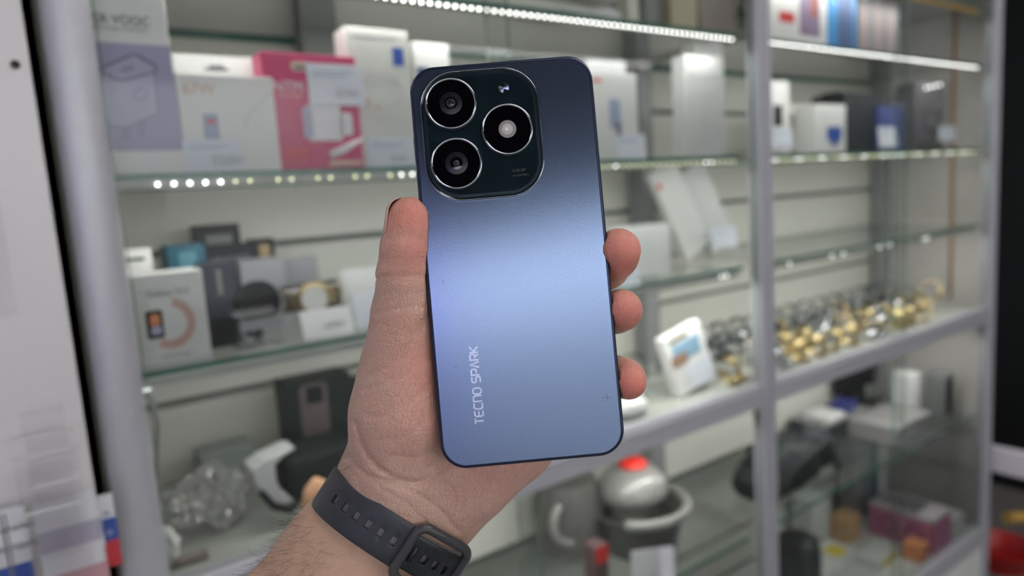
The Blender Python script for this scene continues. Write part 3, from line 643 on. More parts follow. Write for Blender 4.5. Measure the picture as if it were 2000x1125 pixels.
# watches: right bay pile and a few in the left bay
protos = [('gold', make_watch('wrist_watch', GOLD, DIALW)), ('steel', make_watch('wrist_watch', STEEL, DIALW)), ('dark', make_watch('wrist_watch', STEELD, DIALB)), ('champ', make_watch('wrist_watch', GOLD, DIALG)), ('silverb', make_watch('wrist_watch', STEEL, DIALB))]
PD = dict(protos); used = set()
LB = {'gold': 'gold bracelet watch with a pale dial', 'steel': 'silver bracelet watch with a pale dial', 'dark': 'dark steel watch with a black dial', 'champ': 'gold bracelet watch with a golden dial', 'silverb': 'silver watch with a black dial'}
def put(kind, x, y, z, rot, where):
    o = PD[kind] if kind not in used else copy_tree(PD[kind])
    used.add(kind); o.location = (x, y, z); o.rotation_euler = rot
    if 'right' in where:
        row = 'back row' if y > .21 else 'second row from the back' if y > .14 else 'third row' if y > .08 else 'front row'
        seg = 'by the middle post' if x < 1.30 else 'left of centre' if x < 1.50 else 'at the centre' if x < 1.70 else 'right of centre' if x < 1.87 else 'far right end'
        lab = '%s, %s, %s' % (LB[kind], row, seg)
    else: lab = LB[kind]+(' behind the leaning pack, ' if x < .98 else ' against the middle post, ')+('nearer the back' if y > .15 else 'nearer the glass')
    tag(o, lab, 'watch', lab+' in the watch pile')
for k in range(13):                       # rows standing at the back, loose heap in front
    x = 1.19+.068*k
    put('dark' if k % 3 else 'silverb', x, .245, zb+.030, (.35, random.uniform(-.25, .25), random.uniform(-.2, .2)), 'of the right bay')
for k in range(13):
    x = 1.17+.066*k+random.uniform(-.01, .01)
    put(('dark', 'steel', 'silverb', 'gold')[k % 4], x, .175, zb+.027, (.5, random.uniform(-.5, .5), random.uniform(-.4, .4)), 'of the right bay')
for k in range(12):
    x = 1.20+.062*k+random.uniform(-.01, .01)
    put(('gold', 'champ', 'champ', 'gold', 'steel')[k % 5], x, .105, zb+.024, (random.uniform(.7, 1.2), random.uniform(-1, 1), random.uniform(-.6, .6)), 'of the right bay')
for k in range(11):
    x = 1.14+.064*k+random.uniform(-.01, .01)
    put(('dark', 'steel', 'gold', 'gold', 'champ', 'gold')[k % 6], x, .052, zb+.021, (random.uniform(1.0, 1.4), random.uniform(-.6, .6), random.uniform(-.8, .8)), 'of the right bay')
put('gold', 1.93, .09, zb+.05, (.2, .4, .3), 'of the right bay')
for k, (x, y) in enumerate(((.98, .10), (1.0, .17), (.93, .2), (1.03, .05), (.90, .26))):
    put(('gold', 'dark', 'dark', 'champ', 'steel')[k], x+.01, y, zb+.024, (.8, random.uniform(-.8, .8), random.uniform(-.5, .5)), 'of the left bay')
t, w, h = item('blister_pack', 'small pink and white sachet lying across the watches', 'pack', 1650, 1702, 622, .10, zb+.05, .004, mat('pink_white_card', (0.62, 0.48, 0.47), 0.5), pyref=640, lean=.8)
t.rotation_euler = (-.9, .5, 0)

# ------------------------------------------------------------------ lower compartments
zl = .8285
zf = .5105
# grey round appliance
c = pt(1245, 985, .14)
K = empty('citrus_juicer', (c.x, .14, zl), (0, 0, .2), 'grey metal appliance with a domed cap, red badge and wide pale rim below the rail', 'appliance')
dz = c.z-zl
GM = mat('pale_grey_enamel', (0.27, 0.27, 0.255), 0.35, 0.2); GD = mat('dark_grey_metal', (0.10, 0.10, 0.095), 0.35, 0.4)
rr = .092
MB().lathe([(.055, 0), (.07, .005), (.082, max(dz-.02, .03)), (rr, dz), (rr-.012, dz), (.06, dz-.03), (0, dz-.03)], n=48).build('bowl', GD, K, smooth='auto')
MB().torus(rr, .0095, c=(0, 0, dz+.003), a0=math.radians(-160), a1=math.radians(48), n=40).build('rim', GM, K, smooth=True)
zt = pt(1245, 940, .14).z-zl
MB().lathe([(.05, dz-.03), (.038, dz+.02), (.028, dz+.045), (.034, zt-.03), (.045, zt-.025)], n=32, c=(0, .01, 0)).build('cone', mat('olive_grey_metal', (0.22, 0.22, 0.19), 0.4, .2), K, smooth=True)
MB().lathe([(.035, zt-.032), (.064, zt-.028), (.066, zt-.012), (.060, zt+.008), (.044, zt+.024), (.02, zt+.034), (0, zt+.036)], n=40, c=(0, .01, 0)).build('domed_cap', GM, K, smooth=True)
MB().lathe([(.026, 0), (.028, .004), (.020, .012), (0, .014)], n=24, c=(-.002, .006, zt+.032)).build('red_badge', mat('bright_red_plastic', (0.75, 0.03, 0.02), 0.3), K, smooth=True)
K2 = empty('grey_canister', (pt(1122, 1020, .22).x-.012, .222, zl), label='dark grey canister with a pale curved handle left of the domed appliance', cat='canister')
hz = pt(1130, 925, .22).z-zl
MB().lathe([(.05, 0), (.065, .01), (.068, hz*.6), (.055, hz), (0, hz+.01)], n=40).build('body', mat('warm_dark_metal', (0.13, 0.13, 0.12), 0.35, 0.3), K2, smooth='auto')
MB().torus(.045, .008, M=Matrix.Translation((-.03, -.05, hz*.62)) @ Matrix.Rotation(PI/2, 4, 'X'), a0=math.radians(130), a1=math.radians(265), n=24).build('handle', GM, K2, smooth=True)
a = pt(1232, 1066, .03); b = pt(1304, 1118, .03)
t = empty('price_tag', (a.x, .03, b.z), (0, 0, 0), 'white price card in front of the domed appliance', 'price tag')
t.rotation_euler = (0, 0, -.5)
MB().box(0, 0, 0, b.x-a.x-.012, .001, a.z-b.z-.010).build('card', CARDW, t); text('590т', .012, INKG, t, (.025, -.001, .012))
MB().box(.03, .001, zl-b.z, .036, .003, .01).build('clip', ACR, t)
t, w, h = item('red_topped_carton', 'dark little carton with a red top left of the white price card, below the rail', 'box', 1163, 1188, 1066, .05, zl, .03, mat('plum_grey_card', (0.10, 0.06, 0.06), 0.5), pyref=1080)
deco(t, 'red_print', 0, .70, 1, 1.0, RED)
# small boxes on the deck in the lower part of the left bay, beyond the appliance
# right bay lower
def rbox(name, lab, cat, c, size, rz, m, prints=(), bevel=.0015):
    t = empty(name, c, (0, 0, rz), lab, cat); w, d, h = size; t['w'] = w; t['h'] = h
    MB().box(0, 0, 0, w, d, h).build('carton', m, t, bevel=bevel)
    for p in prints: deco(t, *p)
    return t
GW = mat('grey_white_card', (0.24, 0.235, 0.23), 0.6)
t = rbox('flat_box', 'grey flat carton with a paler top, nearest of the stack below the watches', 'box', (1.68, .055, zl), (.19, .12, .042), 0, mat('dusky_case', (0.25, 0.25, 0.25), 0.4))
MB().box(0, 0, .0422, .19, .12, .044).build('lid', GW, t)
t = rbox('flat_box', 'black flat carton with a pale lid left of the grey one, below the watches', 'box', (1.60, .19, zl), (.22, .10, .036), 0, DARK)
MB().box(0, 0, .0362, .22, .10, .038).build('lid', GW, t)
rbox('flat_box', 'thin white tray lying on the black flat carton', 'box', (1.63, .20, zl+.0385), (.08, .07, .012), .0, WHITE)
rbox('display_screen', 'black flat screen at the back below the watches', 'screen', (1.82, .28, zl+.05), (.20, .015, .12), 0, BLACK)
rbox('screen_stand', 'dark stand under the black flat screen', 'stand', (1.88, .275, zl), (.08, .02, .0495), 0, DARK)
rbox('small_blue_pack', 'small blue and violet pack beside the thin white tray', 'pack', (1.73, .20, zl+.0385), (.07, .05, .022), .2, mat('deep_blue_card', (0.04, 0.05, 0.22), 0.4))
rbox('speaker_tower', 'dark speckled upright box at the right end of the lower shelf', 'box', (1.955, .06, zl), (.05, .05, .12), 0, MIDG, [('grille', .15, .1, .85, .9, BLACK)])
rbox('white_stand', 'white upright block left of the dark speckled box', 'stand', (1.875, .11, zl), (.05, .05, .13), 0, mat('cool_white_card', (0.60, 0.61, 0.60), 0.45))
def strap_bag(cx, cy, z, s, lab):
    t = empty('shoulder_bag', (cx, cy, z), label=lab, cat='bag')
    from mathutils import noise
    for nm, (ox, oz, rx, ry, rz) in (('body', (0, .05, .11, .06, .052)), ('pouch', (-.07, .035, .06, .055, .036)), ('pouch', (.10, .06, .055, .05, .05))):
        mm = MB().sphere((0, 0, 0), rx*s, ry*s, rz*s, n=28)
        mm.v = [tuple(Vector(q)*(1+.25*noise.noise(Vector(q)*45+Vector((ox*90, 0, 0))))) for q in mm.v]
        mn = min(q[2] for q in mm.v)
        mm.v = [(a+ox*s, b, max(c+oz*s, 0.001)) for a, b, c in mm.v]; mm.build(nm, DARK, t, smooth=True)
    MB().tube([(-.12*s, -.06, .01), (-.05*s, -.068, .075*s), (.06*s, -.066, .10*s), (.13*s, -.05, .02)], .007).build('strap', BLACK, t, smooth=True)
    return t
strap_bag(1.29, .11, zl, 1.05, 'black padded shoulder bag slumped on the lower glass shelf, right bay')
# bottom deck
c = pt(1560, 1050, .12)
t = empty('black_bottle', (1.33, .10, zf), label='rounded black bottle-like speaker at the bottom beside the middle post', cat='speaker')
MB().lathe([(.04, 0), (.048, .01), (.05, .10), (.05, .16), (.044, .185), (.025, .197), (0, .2)], n=40).build('body', mat('matte_charcoal', (0.045, 0.048, 0.055), 0.35), t, smooth='auto')
MB().lathe([(.0505, .08), (.052, .082), (.052, .090), (.0505, .092)], n=40, cap=False).build('ring', MIDG, t, smooth='auto')
PLUM = mat('plum_print', (0.22, 0.06, 0.15), 0.5)
t = rbox('pink_box', 'pink carton with a clear window and pale lid at the bottom of the right bay', 'box', (1.81, .022, zf), (.105, .165, .082), 0, PINK)
MB().box(-.001, -.001, .0822, .106, .166, .092).build('pale_lid', mat('pale_pink_card', (0.62, 0.55, 0.60), 0.4), t)
MB().box(.02, .05, .0922, .09, .15, .096).build('window', mat('dim_window_film', (0.28, 0.25, 0.27), 0.2), t)
for y_ in (.045, .115): MB().lathe([(.022, 0), (.022, .0005), (.016, .0005)], M=Matrix.Translation((-.0002, y_, .042)) @ Matrix.Rotation(-PI/2, 4, 'Y'), n=28, cap=False).build('ring_drawing', PLUM, t)
rbox('yellow_pack', 'flat white packet with yellow print in front of the pink carton', 'pack', (1.64, .07, zf), (.12, .06, .022), .1, WHITE, [('yellow_print', .1, .1, .9, .8, YEL)])
t = rbox('yellow_pack', 'white packet with a yellow blotch on top, left of the flat one', 'pack', (1.55, .13, zf), (.08, .07, .04), .0, WHITE)
MB().box(.01, .005, .04, .06, .05, .0406).build('yellow_print', YEL, t)
t = rbox('orange_pack', 'orange packet lying against the pink carton', 'pack', (1.745, .022, zf), (.055, .045, .04), .1, ORANGE)
rbox('orange_pack', 'tall orange-white packet behind the flat yellow packet', 'pack', (1.70, .19, zf), (.07, .05, .07), .0, mat('pale_orange_card', (0.60, 0.38, 0.20), 0.45))
rbox('white_gadget_box', 'tall white box at the bottom left of the pink carton', 'box', (1.60, .23, zf), (.085, .06, .14), 0, mat('cool_white_card', (0.60, 0.61, 0.60), 0.45))
rbox('white_gadget_box', 'low white box beside the black bottle-like speaker', 'box', (1.44, .10, zf), (.09, .10, .05), 0, WHITE)
rbox('white_gadget_box', 'small white and blue box at the right bottom corner', 'box', (1.94, .03, zf), (.08, .06, .045), 0, mat('cool_white_card', (0.60, 0.61, 0.60), 0.45))
for i, (x, m) in enumerate(((1.83, GREYC), (1.88, mat('blue_slate_card', (0.20, 0.23, 0.27), 0.45)), (1.945, mat('teal_strip_card', (0.04, 0.17, 0.18), 0.45)), (1.97, mat('cool_white_card', (0.60, 0.61, 0.60), 0.45)))):
    rbox('upright_box', ('upright grey box behind the pink carton', 'upright slate box behind the pink carton', 'upright narrow teal box behind the pink carton', 'upright pale box at the right end behind the pink carton')[i], 'box', (x, .24, zf), (.045 if i != 2 else .02, .04, .28), 0, m)

# dark area beyond the cabinet
t = empty('crossbar', tuple(pt(1930, 885, .02)), label='pale horizontal bar across the dark opening at the right edge', cat='bar')
a = pt(1928, 864, .02); d = (pt(2010, 880, -.12)-a)
t.location = (2.092, .02, pt(1930, 885, .02).z)
MB().box(0, -.6, -.034, .03, 0, .034).build('bar', mat('white_painted_bar', (0.62, 0.58, 0.64), 0.5), t, bevel=.002)
c = onz(1985, 1120, .12)
t = empty('red_bin', (2.86, .24, 0), label='red plastic bin on the floor in the dark opening', cat='bin')
MB().lathe([(.10, 0), (.125, .07), (.132, .075), (.126, .077), (.118, .07), (.095, .01), (0, .01)], n=40).build('bin', mat('red_bin_plastic', (0.45, 0.02, 0.02), 0.4), t, smooth='auto')
o = MB().tube([(0, 0, 0), (.10, -.02, -.02), (.22, -.05, -.03)], .018, 12).build('wooden_handle', mat('yellow_wood', (0.55, 0.33, 0.06), 0.5), smooth=True); o.location = pt(1968, 1012, .10)
tag(o, 'yellow wooden handle poking into the dark opening at the right edge', 'handle')
o.location.z -= 0

# ------------------------------------------------------------------ smartphone
PX, PY, PDp = 1009.6, 509.8, .283
ang = math.radians(5.0)
ex = (R*math.cos(ang) + U*math.sin(ang) + fw*.018).normalized()
ey0 = (-R*math.sin(ang) + U*math.cos(ang) + fw*.012)
ez = ex.cross(ey0).normalized(); ey = ez.cross(ex)
pc = CAM + (R*((PX-1000)/F) - U*((PY-562.5)/F) + fw)*PDp
PHM = Matrix(((ex.x, ey.x, ez.x, pc.x), (ex.y, ey.y, ez.y, pc.y), (ex.z, ey.z, ez.z, pc.z), (0, 0, 0, 1)))
ph = empty('smartphone', label='blue smartphone with a three-ring camera island, held back side to the viewer', cat='smartphone'); ph.matrix_world = PHM
mm_ = .001
def lift(m): return m
FR = mat('navy_frame', (0.035, 0.045, 0.085), 0.3, 0.6, 0.05, 200)
def scaled(m, s=.001):
    m.v = [(a*s, b*s, c*s) for a, b, c in m.v]; return m
PW, PH_ = 75.7, 165.6
prof = [(1.4, -8.0), (.5, -7.7), (0, -7.0), (0, -1.3), (.25, -.55), (.75, -.15), (1.15, -.05), (1.25, -.25)]
scaled(rprism(PW, PH_, 10.6, prof, n=16)).build('frame', FR, ph, smooth='auto')
# back plate: brushed blue metallic finish with fine sparkle
bm_ = bpy.data.materials.new('blue_satin_back'); bm_.use_nodes = True; nt = bm_.node_tree; N = nt.nodes; L = nt.links; b = N['Principled BSDF']
tc = N.new('ShaderNodeTexCoord'); nz = N.new('ShaderNodeTexNoise'); nz.inputs['Scale'].default_value = 2600; L.new(tc.outputs['Object'], nz.inputs['Vector'])
cr = N.new('ShaderNodeValToRGB'); cr.color_ramp.elements[0].position = .3; cr.color_ramp.elements[1].position = .7
cr.color_ramp.elements[0].color = (.13, .175, .275, 1); cr.color_ramp.elements[1].color = (.18, .235, .355, 1)
L.new(nz.outputs['Fac'], cr.inputs['Fac']); L.new(cr.outputs['Color'], b.inputs['Base Color'])
b.inputs['Metallic'].default_value = .9; b.inputs['Roughness'].default_value = .19
bp_ = N.new('ShaderNodeBump'); bp_.inputs['Strength'].default_value = .12; bp_.inputs['Distance'].default_value = .0001; L.new(nz.outputs['Fac'], bp_.inputs['Height']); L.new(bp_.outputs['Normal'], b.inputs['Normal'])
BACK = bm_
scaled(rprism(PW-2.7, PH_-2.7, 9.4, [(0, -.5), (0, -.12), (.12, .0)], n=16)).build('back_plate', BACK, ph, smooth='auto')
scaled(MB().box(-38.2, 44, -4.8, -37.7, 54.5, -2.6)).build('power_button', FR, ph, bevel=.0002)
scaled(MB().box(-38.2, 21, -4.8, -37.7, 40, -2.6)).build('volume_button', FR, ph, bevel=.0002)
# camera island
cx, cy, w, h = -9.6, 53.0, 48.8, 53.3
ISL = mat('camera_island_glass', (0.010, 0.020, 0.026), 0.09, 0.2, 0.3, 60, coat=.3)
isl = scaled(rprism(w, h, 14.8, [(0, .0), (0, 1.0), (.25, 1.35), (.6, 1.45), (.9, 1.30), (1.0, 1.25)], cx, cy, n=16)).build('camera_island', ISL, ph, smooth='auto')
CHR = mat('polished_rim_metal', (0.62, 0.64, 0.68), 0.12, 1.0, 0.02)
mm = MB(); lp = rrect(w-.5, h-.5, 14.6, 1.42, 16, cx, cy); scaled(mm.tube(lp, .16, 6, closed=True)).build('island_rim', CHR, isl, smooth=True)
mm = MB(); outer = rrect(w-2.6, h-2.6, 13.5, 0, 40, cx, cy)
# knurled ticks following the rounded outline
per = []; 
for i in range(len(outer)):
    a, b_ = outer[i], outer[(i+1) % len(outer)]; d = (b_-a); Ln = d.length
    if Ln < 1e-6: continue
    k = max(1, int(Ln/.42))
    for j in range(k): per.append((a+d*(j/k), d.normalized()))
for p, d in per:
    nrm = Vector((-d.y, d.x, 0)); a0 = p+nrm*.0; a1 = p+nrm*1.1
    mm.add([a0-d*.07+Vector((0, 0, 1.29)), a0+d*.07+Vector((0, 0, 1.29)), a1+d*.07+Vector((0, 0, 1.29)), a1-d*.07+Vector((0, 0, 1.29))], [(0, 1, 2, 3)])
scaled(mm).build('knurled_border', mat('knurl_metal', (0.10, 0.12, 0.15), 0.25, 0.9), isl)
LG = mat('lens_cover_glass', (0.002, 0.002, 0.003), 0.05, 0, 0, coat=.2)
LI = mat('lens_inner_ring', (0.008, 0.008, 0.009), 0.3, 0.2); LC = mat('lens_element', (0.03, 0.028, 0.033), 0.08, 0.3)
def lens(x, y, kind):
    rg = scaled(MB().lathe([(10.3, 1.2), (10.5, 2.1), (10.35, 2.55), (10.0, 2.65), (9.75, 2.35), (9.6, 2.2)], c=(x, y, 0), n=72, cap=False)).build('lens_ring', CHR, isl, smooth=True)
    scaled(MB().lathe([(9.7, 1.25), (9.7, 2.25), (0, 2.3)], c=(x, y, 0), n=72)).build('lens_glass', LG, isl, smooth='auto')
    if kind == 'flash':
        m = MB().lathe([(3.6, 2.3), (3.5, 2.42), (0, 2.45)], c=(x, y, 0), n=48)
        o = scaled(m).build('flash_lens', mat('frosted_flash', (0.55, 0.52, 0.50), 0.3), isl, smooth='auto')
        m = MB()
        for i in range(44):
            a = 2*PI*i/44; d = Vector((math.cos(a), math.sin(a), 0)); e = Vector((-d.y, d.x, 0)); c = Vector((x, y, 2.47))
            m.add([c+d*2.2-e*.07, c+d*2.2+e*.07, c+d*3.5+e*.14, c+d*3.5-e*.14], [(0, 1, 2, 3)])
        scaled(m).build('flash_ribs', mat('flash_rib', (0.12, 0.11, 0.11), 0.4), isl)
        scaled(MB().lathe([(1.0, 2.46), (.8, 2.6), (0, 2.65)], c=(x-.5, y-.3, 0), n=24)).build('flash_core', mat('flash_core', (0.75, 0.68, 0.60), 0.2), isl, smooth=True)
    else:
        for r_, m_ in ((4.6, LI), (3.5, LG)): scaled(MB().lathe([(r_, 2.3), (r_-.15, 2.34), (0, 2.35+.01*(5-r_))], c=(x, y, 0), n=48)).build('lens_step', m_, isl, smooth='auto')
        k = 1.7 if kind == 'big' else 1.1
        scaled(MB().lathe([(k, 2.36), (k*.8, 2.5), (k*.45, 2.62), (0, 2.68)], c=(x, y, 0), n=40)).build('lens_element', LC, isl, smooth=True)
        scaled(MB().torus(k, .12, c=(x, y, 2.4), n=40, k=6)).build('lens_bezel', mat('lens_bezel', (0.09, 0.09, 0.10), 0.3, .5), isl, smooth=True)
        scaled(MB().sphere((x, y, 2.66), .45, .45, .12, n=16)).build('lens_pupil', LG, isl, smooth=True)
lens(-21.3, 66.3, 'big'); lens(-21.1, 41.7, 'small'); lens(.8, 53.9, 'flash')
# small ring flash with faceted reflector
m = MB()
for i in range(16):
    a0, a1 = 2*PI*i/16, 2*PI*(i+1)/16; zc = 1.28+.35*(i % 2)
    m.add([(.8, 71.1, 1.30), (.8+2.1*math.cos(a0), 71.1+2.1*math.sin(a0), 1.30+.22*math.sin(2*a0+.8)), (.8+2.1*math.cos(a1), 71.1+2.1*math.sin(a1), 1.30+.22*math.sin(2*a1+.8))], [(0, 1, 2)])
scaled(m).build('spot_reflector', mat('spot_metal', (0.32, 0.38, 0.50), 0.22, 1.0), isl)
scaled(MB().torus(2.2, .12, c=(.8, 71.1, 1.35), n=32, k=6)).build('spot_ring', BLACK, isl, smooth=True)
EMB = mat('embossed_grey', (0.05, 0.06, 0.065), 0.35)
text('50MP', .0017, EMB, isl, (.0012, .0363, .00133), (0, 0, 0), ext=.00002, sx=1.5); text('AI CAMERA', .0011, EMB, isl, (.0012, .0345, .00133), (0, 0, 0), ext=.00002, sx=1.2)
# maker lettering, drawn as strokes, reading upwards
LET = {'T': [[(0, 1), (1, 1)], [(.5, .9), (.5, 0)]], 'E': [[(1, 1), (.25, 1), (0, .8), (0, .2), (.25, 0), (1, 0)], [(.14, .5), (.9, .5)]], 'C': [[(1, 1), (.25, 1), (0, .8), (0, .2), (.25, 0), (1, 0)]],
       'N': [[(0, 0), (0, 1), (.75, 1), (1, .8), (1, 0)]], 'O': [[(.25, 0), (0, .2), (0, .8), (.25, 1), (.75, 1), (1, .8), (1, .2), (.75, 0), (.25, 0)]],
       'S': [[(1, 1), (.2, 1), (0, .85), (0, .65), (.2, .5), (.8, .5), (1, .35), (1, .15), (.8, 0), (0, 0)]], 'P': [[(0, 0), (0, 1), (.8, 1), (1, .85), (1, .55), (.8, .4), (.25, .4)]],
       'A': [[(0, 0), (.5, 1), (1, 0)]], 'R': [[(0, 0), (0, 1), (.8, 1), (1, .85), (1, .6), (.8, .42), (.3, .42)], [(.6, .32), (1, 0)]], 'K': [[(0, 0), (0, 1)], [(1, 1), (.2, .5), (1, 0)]]}
m = MB(); x = 0; CH = 3.4; CWd = 2.35; HW = .32
for ch in 'TECNO SPARK':
    if ch == ' ': x += 1.6; continue
    for st in LET[ch]:                       # each stroke is one mitred ribbon
        P_ = [Vector((x+a*CWd, b_*CH, 0)) for a, b_ in st]; closed = (P_[0]-P_[-1]).length < 1e-6
        if closed: P_ = P_[:-1]
        n = len(P_); l_ = []; r_ = []
        for i, p in enumerate(P_):
            d0 = (p-P_[i-1]).normalized() if (i or closed) else None; d1 = (P_[(i+1) % n]-p).normalized() if (i < n-1 or closed) else None
            d0 = d0 or d1; d1 = d1 or d0
            n0 = Vector((-d0.y, d0.x, 0)); n1_ = Vector((-d1.y, d1.x, 0)); mt = (n0+n1_).normalized(); mt /= max(.5, mt.dot(n0))
            l_.append(p+mt*HW); r_.append(p-mt*HW)
        k_ = range(n if closed else n-1)
        vs = [(-q.y, q.x, .05) for q in l_+r_]
        m.add(vs, [(i, (i+1) % n, n+(i+1) % n, n+i) for i in k_])
    x += CWd+.72
sc = 32.3/x
m.v = [((a*1.0-19.2), (b_*sc-65.0), c) for a, b_, c in m.v]
scaled(m).build('maker_lettering', mat('pale_blue_lettering', (0.50, 0.56, 0.70), 0.34, 0.85), ph)
m = MB()
for (a, b_, c, d) in ((29.8, -59.2, 33.8, -58.9), (31.9, -57.5, 32.1, -60.5), (20, 20, 20.5, 21.3), (-31, -5, -30.8, -6.5), (-29.5, -41, -28.2, -41)):
    p = Vector((a, b_, .05)); q = Vector((c, d, .05)); n_ = (q-p).normalized(); n_ = Vector((-n_.y, n_.x, 0))*.06
    m.add([p-n_, q-n_, q+n_, p+n_], [(0, 1, 2, 3)])
scaled(m).build('scratches', mat('scratch_dark', (0.05, 0.07, 0.13), 0.5), ph)

# ------------------------------------------------------------------ the person's hand and forearm
HC = CAM + fw*.283
HM = Matrix(((R.x, U.x, -fw.x, HC.x), (R.y, U.y, -fw.y, HC.y), (R.z, U.z, -fw.z, HC.z), (0, 0, 0, 1)))   # hand frame: x right, y up the phone, z towards the viewer
def hp(px, py, z): return np.array(((px-1000)*(283-z)/F, -(py-562.5)*(283-z)/F, z))
VX = .9
x0_, x1_, y0_, y1_, z0_, z1_ = -128, 64, -172, 46, -66, 16
gx = np.arange(x0_, x1_, VX, dtype=np.float32); gy = np.arange(y0_, y1_, VX, dtype=np.float32); gz = np.arange(z0_, z1_, VX, dtype=np.float32)
GX, GY, GZ = np.meshgrid(gx, gy, gz, indexing='ij')
def cone(a, b, ra, rb, sz=1.0):
    a = a.astype(np.float32); b = b.astype(np.float32); ab = b-a; L2 = float(ab@ab)
    t = np.clip(((GX-a[0])*ab[0]+(GY-a[1])*ab[1]+(GZ-a[2])*ab[2])/L2, 0, 1)
    dx = GX-a[0]-t*ab[0]; dy = GY-a[1]-t*ab[1]; dz_ = (GZ-a[2]-t*ab[2])/sz
    return (np.sqrt(dx*dx+dy*dy+dz_*dz_)-(ra+t*(rb-ra))).astype(np.float32)
def smin(a, b, k):
    h_ = np.clip(.5+.5*(b-a)/k, 0, 1); return b*(1-h_)+a*h_-k*h_*(1-h_)
def chain(pts, k=3, sz=1.0):
    d = None
    for p, q in zip(pts[:-1], pts[1:]):
        c = cone(hp(*p[:3]), hp(*q[:3]), p[3], q[3], sz); d = c if d is None else smin(d, c, k)
    return d
arm = chain([(782, 990, -31, 32.6), (694, 1116, -33, 36), (578, 1285, -36, 42), (480, 1450, -40, 45)], 6, .68)
palm = chain([(772, 905, -25, 21.5), (788, 800, -21, 21.8), (792, 715, -18, 18.0), (789, 625, -12, 13.2)], 8)
for c_ in ([(810, 930, -30, 17), (925, 560, -31, 12.5)], [(840, 950, -30, 17), (990, 585, -34, 12.5)], [(880, 950, -30, 17), (1040, 650, -34, 12)], [(920, 940, -28, 18.5), (1003, 855, -29, 18.5), (1062, 725, -31, 12.5)]):
    palm = smin(palm, chain(c_, 6), 9)
palm = smin(palm, cone(hp(850, 985, -30), hp(800, 960, -30), 18, 20, .9), 10)
hand = smin(palm, arm, 12)
thumb = chain([(789, 640, -12, 13.2), (790, 590, -9, 12.0), (789, 540, -6, 11.2), (793, 485, -3.5, 10.2), (799, 440, -2.5, 9.0), (801, 424, -2.2, 8.4)], 3)
fing = [
 [(925, 560, -31, 10.5), (1040, 480, -40, 9), (1105, 425, -32, 8.4), (1115, 415, -19, 8)],
 [(990, 585, -34, 10.5), (1120, 565, -41, 9.2), (1186, 522, -27, 9.3), (1201, 500, -13, 9.6), (1208, 489, -6, 9.3)],
 [(1040, 650, -34, 10), (1150, 632, -42, 8.8), (1205, 612, -27, 8.4), (1213, 606, -12, 8.4), (1215.5, 604, -6, 8.0)],
 [(1062, 725, -31, 9), (1150, 735, -38, 8), (1210, 732, -25, 7.9), (1222, 739, -13, 7.9), (1227.5, 745, -6, 7.6)]]
best = smin(hand, thumb, 6)
base = best
for f_ in fing: best = np.minimum(best, smin(base, chain(f_, 3), 4))
d_ = best
# creases
def groove(d, pts, depth, wid, k=6):
    dm = None
    for p, q in zip(pts[:-1], pts[1:]):
        a, b_ = hp(*p, 0)[:2], hp(*q, 0)[:2]
        ab = b_-a; t = np.clip(((gx[:, None]-a[0])*ab[0]+(gy[None, :]-a[1])*ab[1])/(ab@ab), 0, 1)
        r_ = np.hypot(gx[:, None]-a[0]-t*ab[0], gy[None, :]-a[1]-t*ab[1]); dm = r_ if dm is None else np.minimum(dm, r_)
    return d + (depth*np.exp(-(dm/wid)**2)).astype(np.float32)[:, :, None]
FRONT = (GZ > -30)
gd = d_
for pts, dp, wd in (
    ([(690, 832), (697, 862), (712, 893), (738, 920), (770, 941), (806, 953), (835, 948), (868, 925)], 1.5, 1.3),
    ([(716, 935), (752, 945), (795, 966), (832, 990), (866, 1022), (890, 1060)], 1.0, 1.1),
    ([(668, 905), (700, 930), (745, 960), (790, 995), (830, 1040)], .55, 1.0),
    ([(835, 600), (800, 598), (770, 604), (735, 612)], .6, 1.0), ([(732, 545), (770, 538), (832, 541)], .8, 1.0), ([(735, 556), (770, 549), (832, 552)], .5, .8),
    ([(836, 612), (815, 650), (790, 690), (760, 715), (720, 735)], .8, 1.2), ([(846, 690), (800, 725), (740, 755), (702, 765)], .55, 1.0),
    ([(850, 740), (800, 790), (740, 815), (695, 810)], .45, 1.0), ([(856, 800), (800, 850), (740, 860)], .4, 1.0), ([(760, 470), (790, 466), (831, 470)], .3, .8),
    ([(860, 880), (815, 900), (760, 890)], .4, 1.0), ([(905, 925), (880, 965), (850, 990)], .5, 1.2), ([(960, 920), (945, 960), (930, 1010)], .35, 1.4)):
    gd = groove(gd, pts, dp, wd)
d_ = np.where(FRONT, gd, d_)
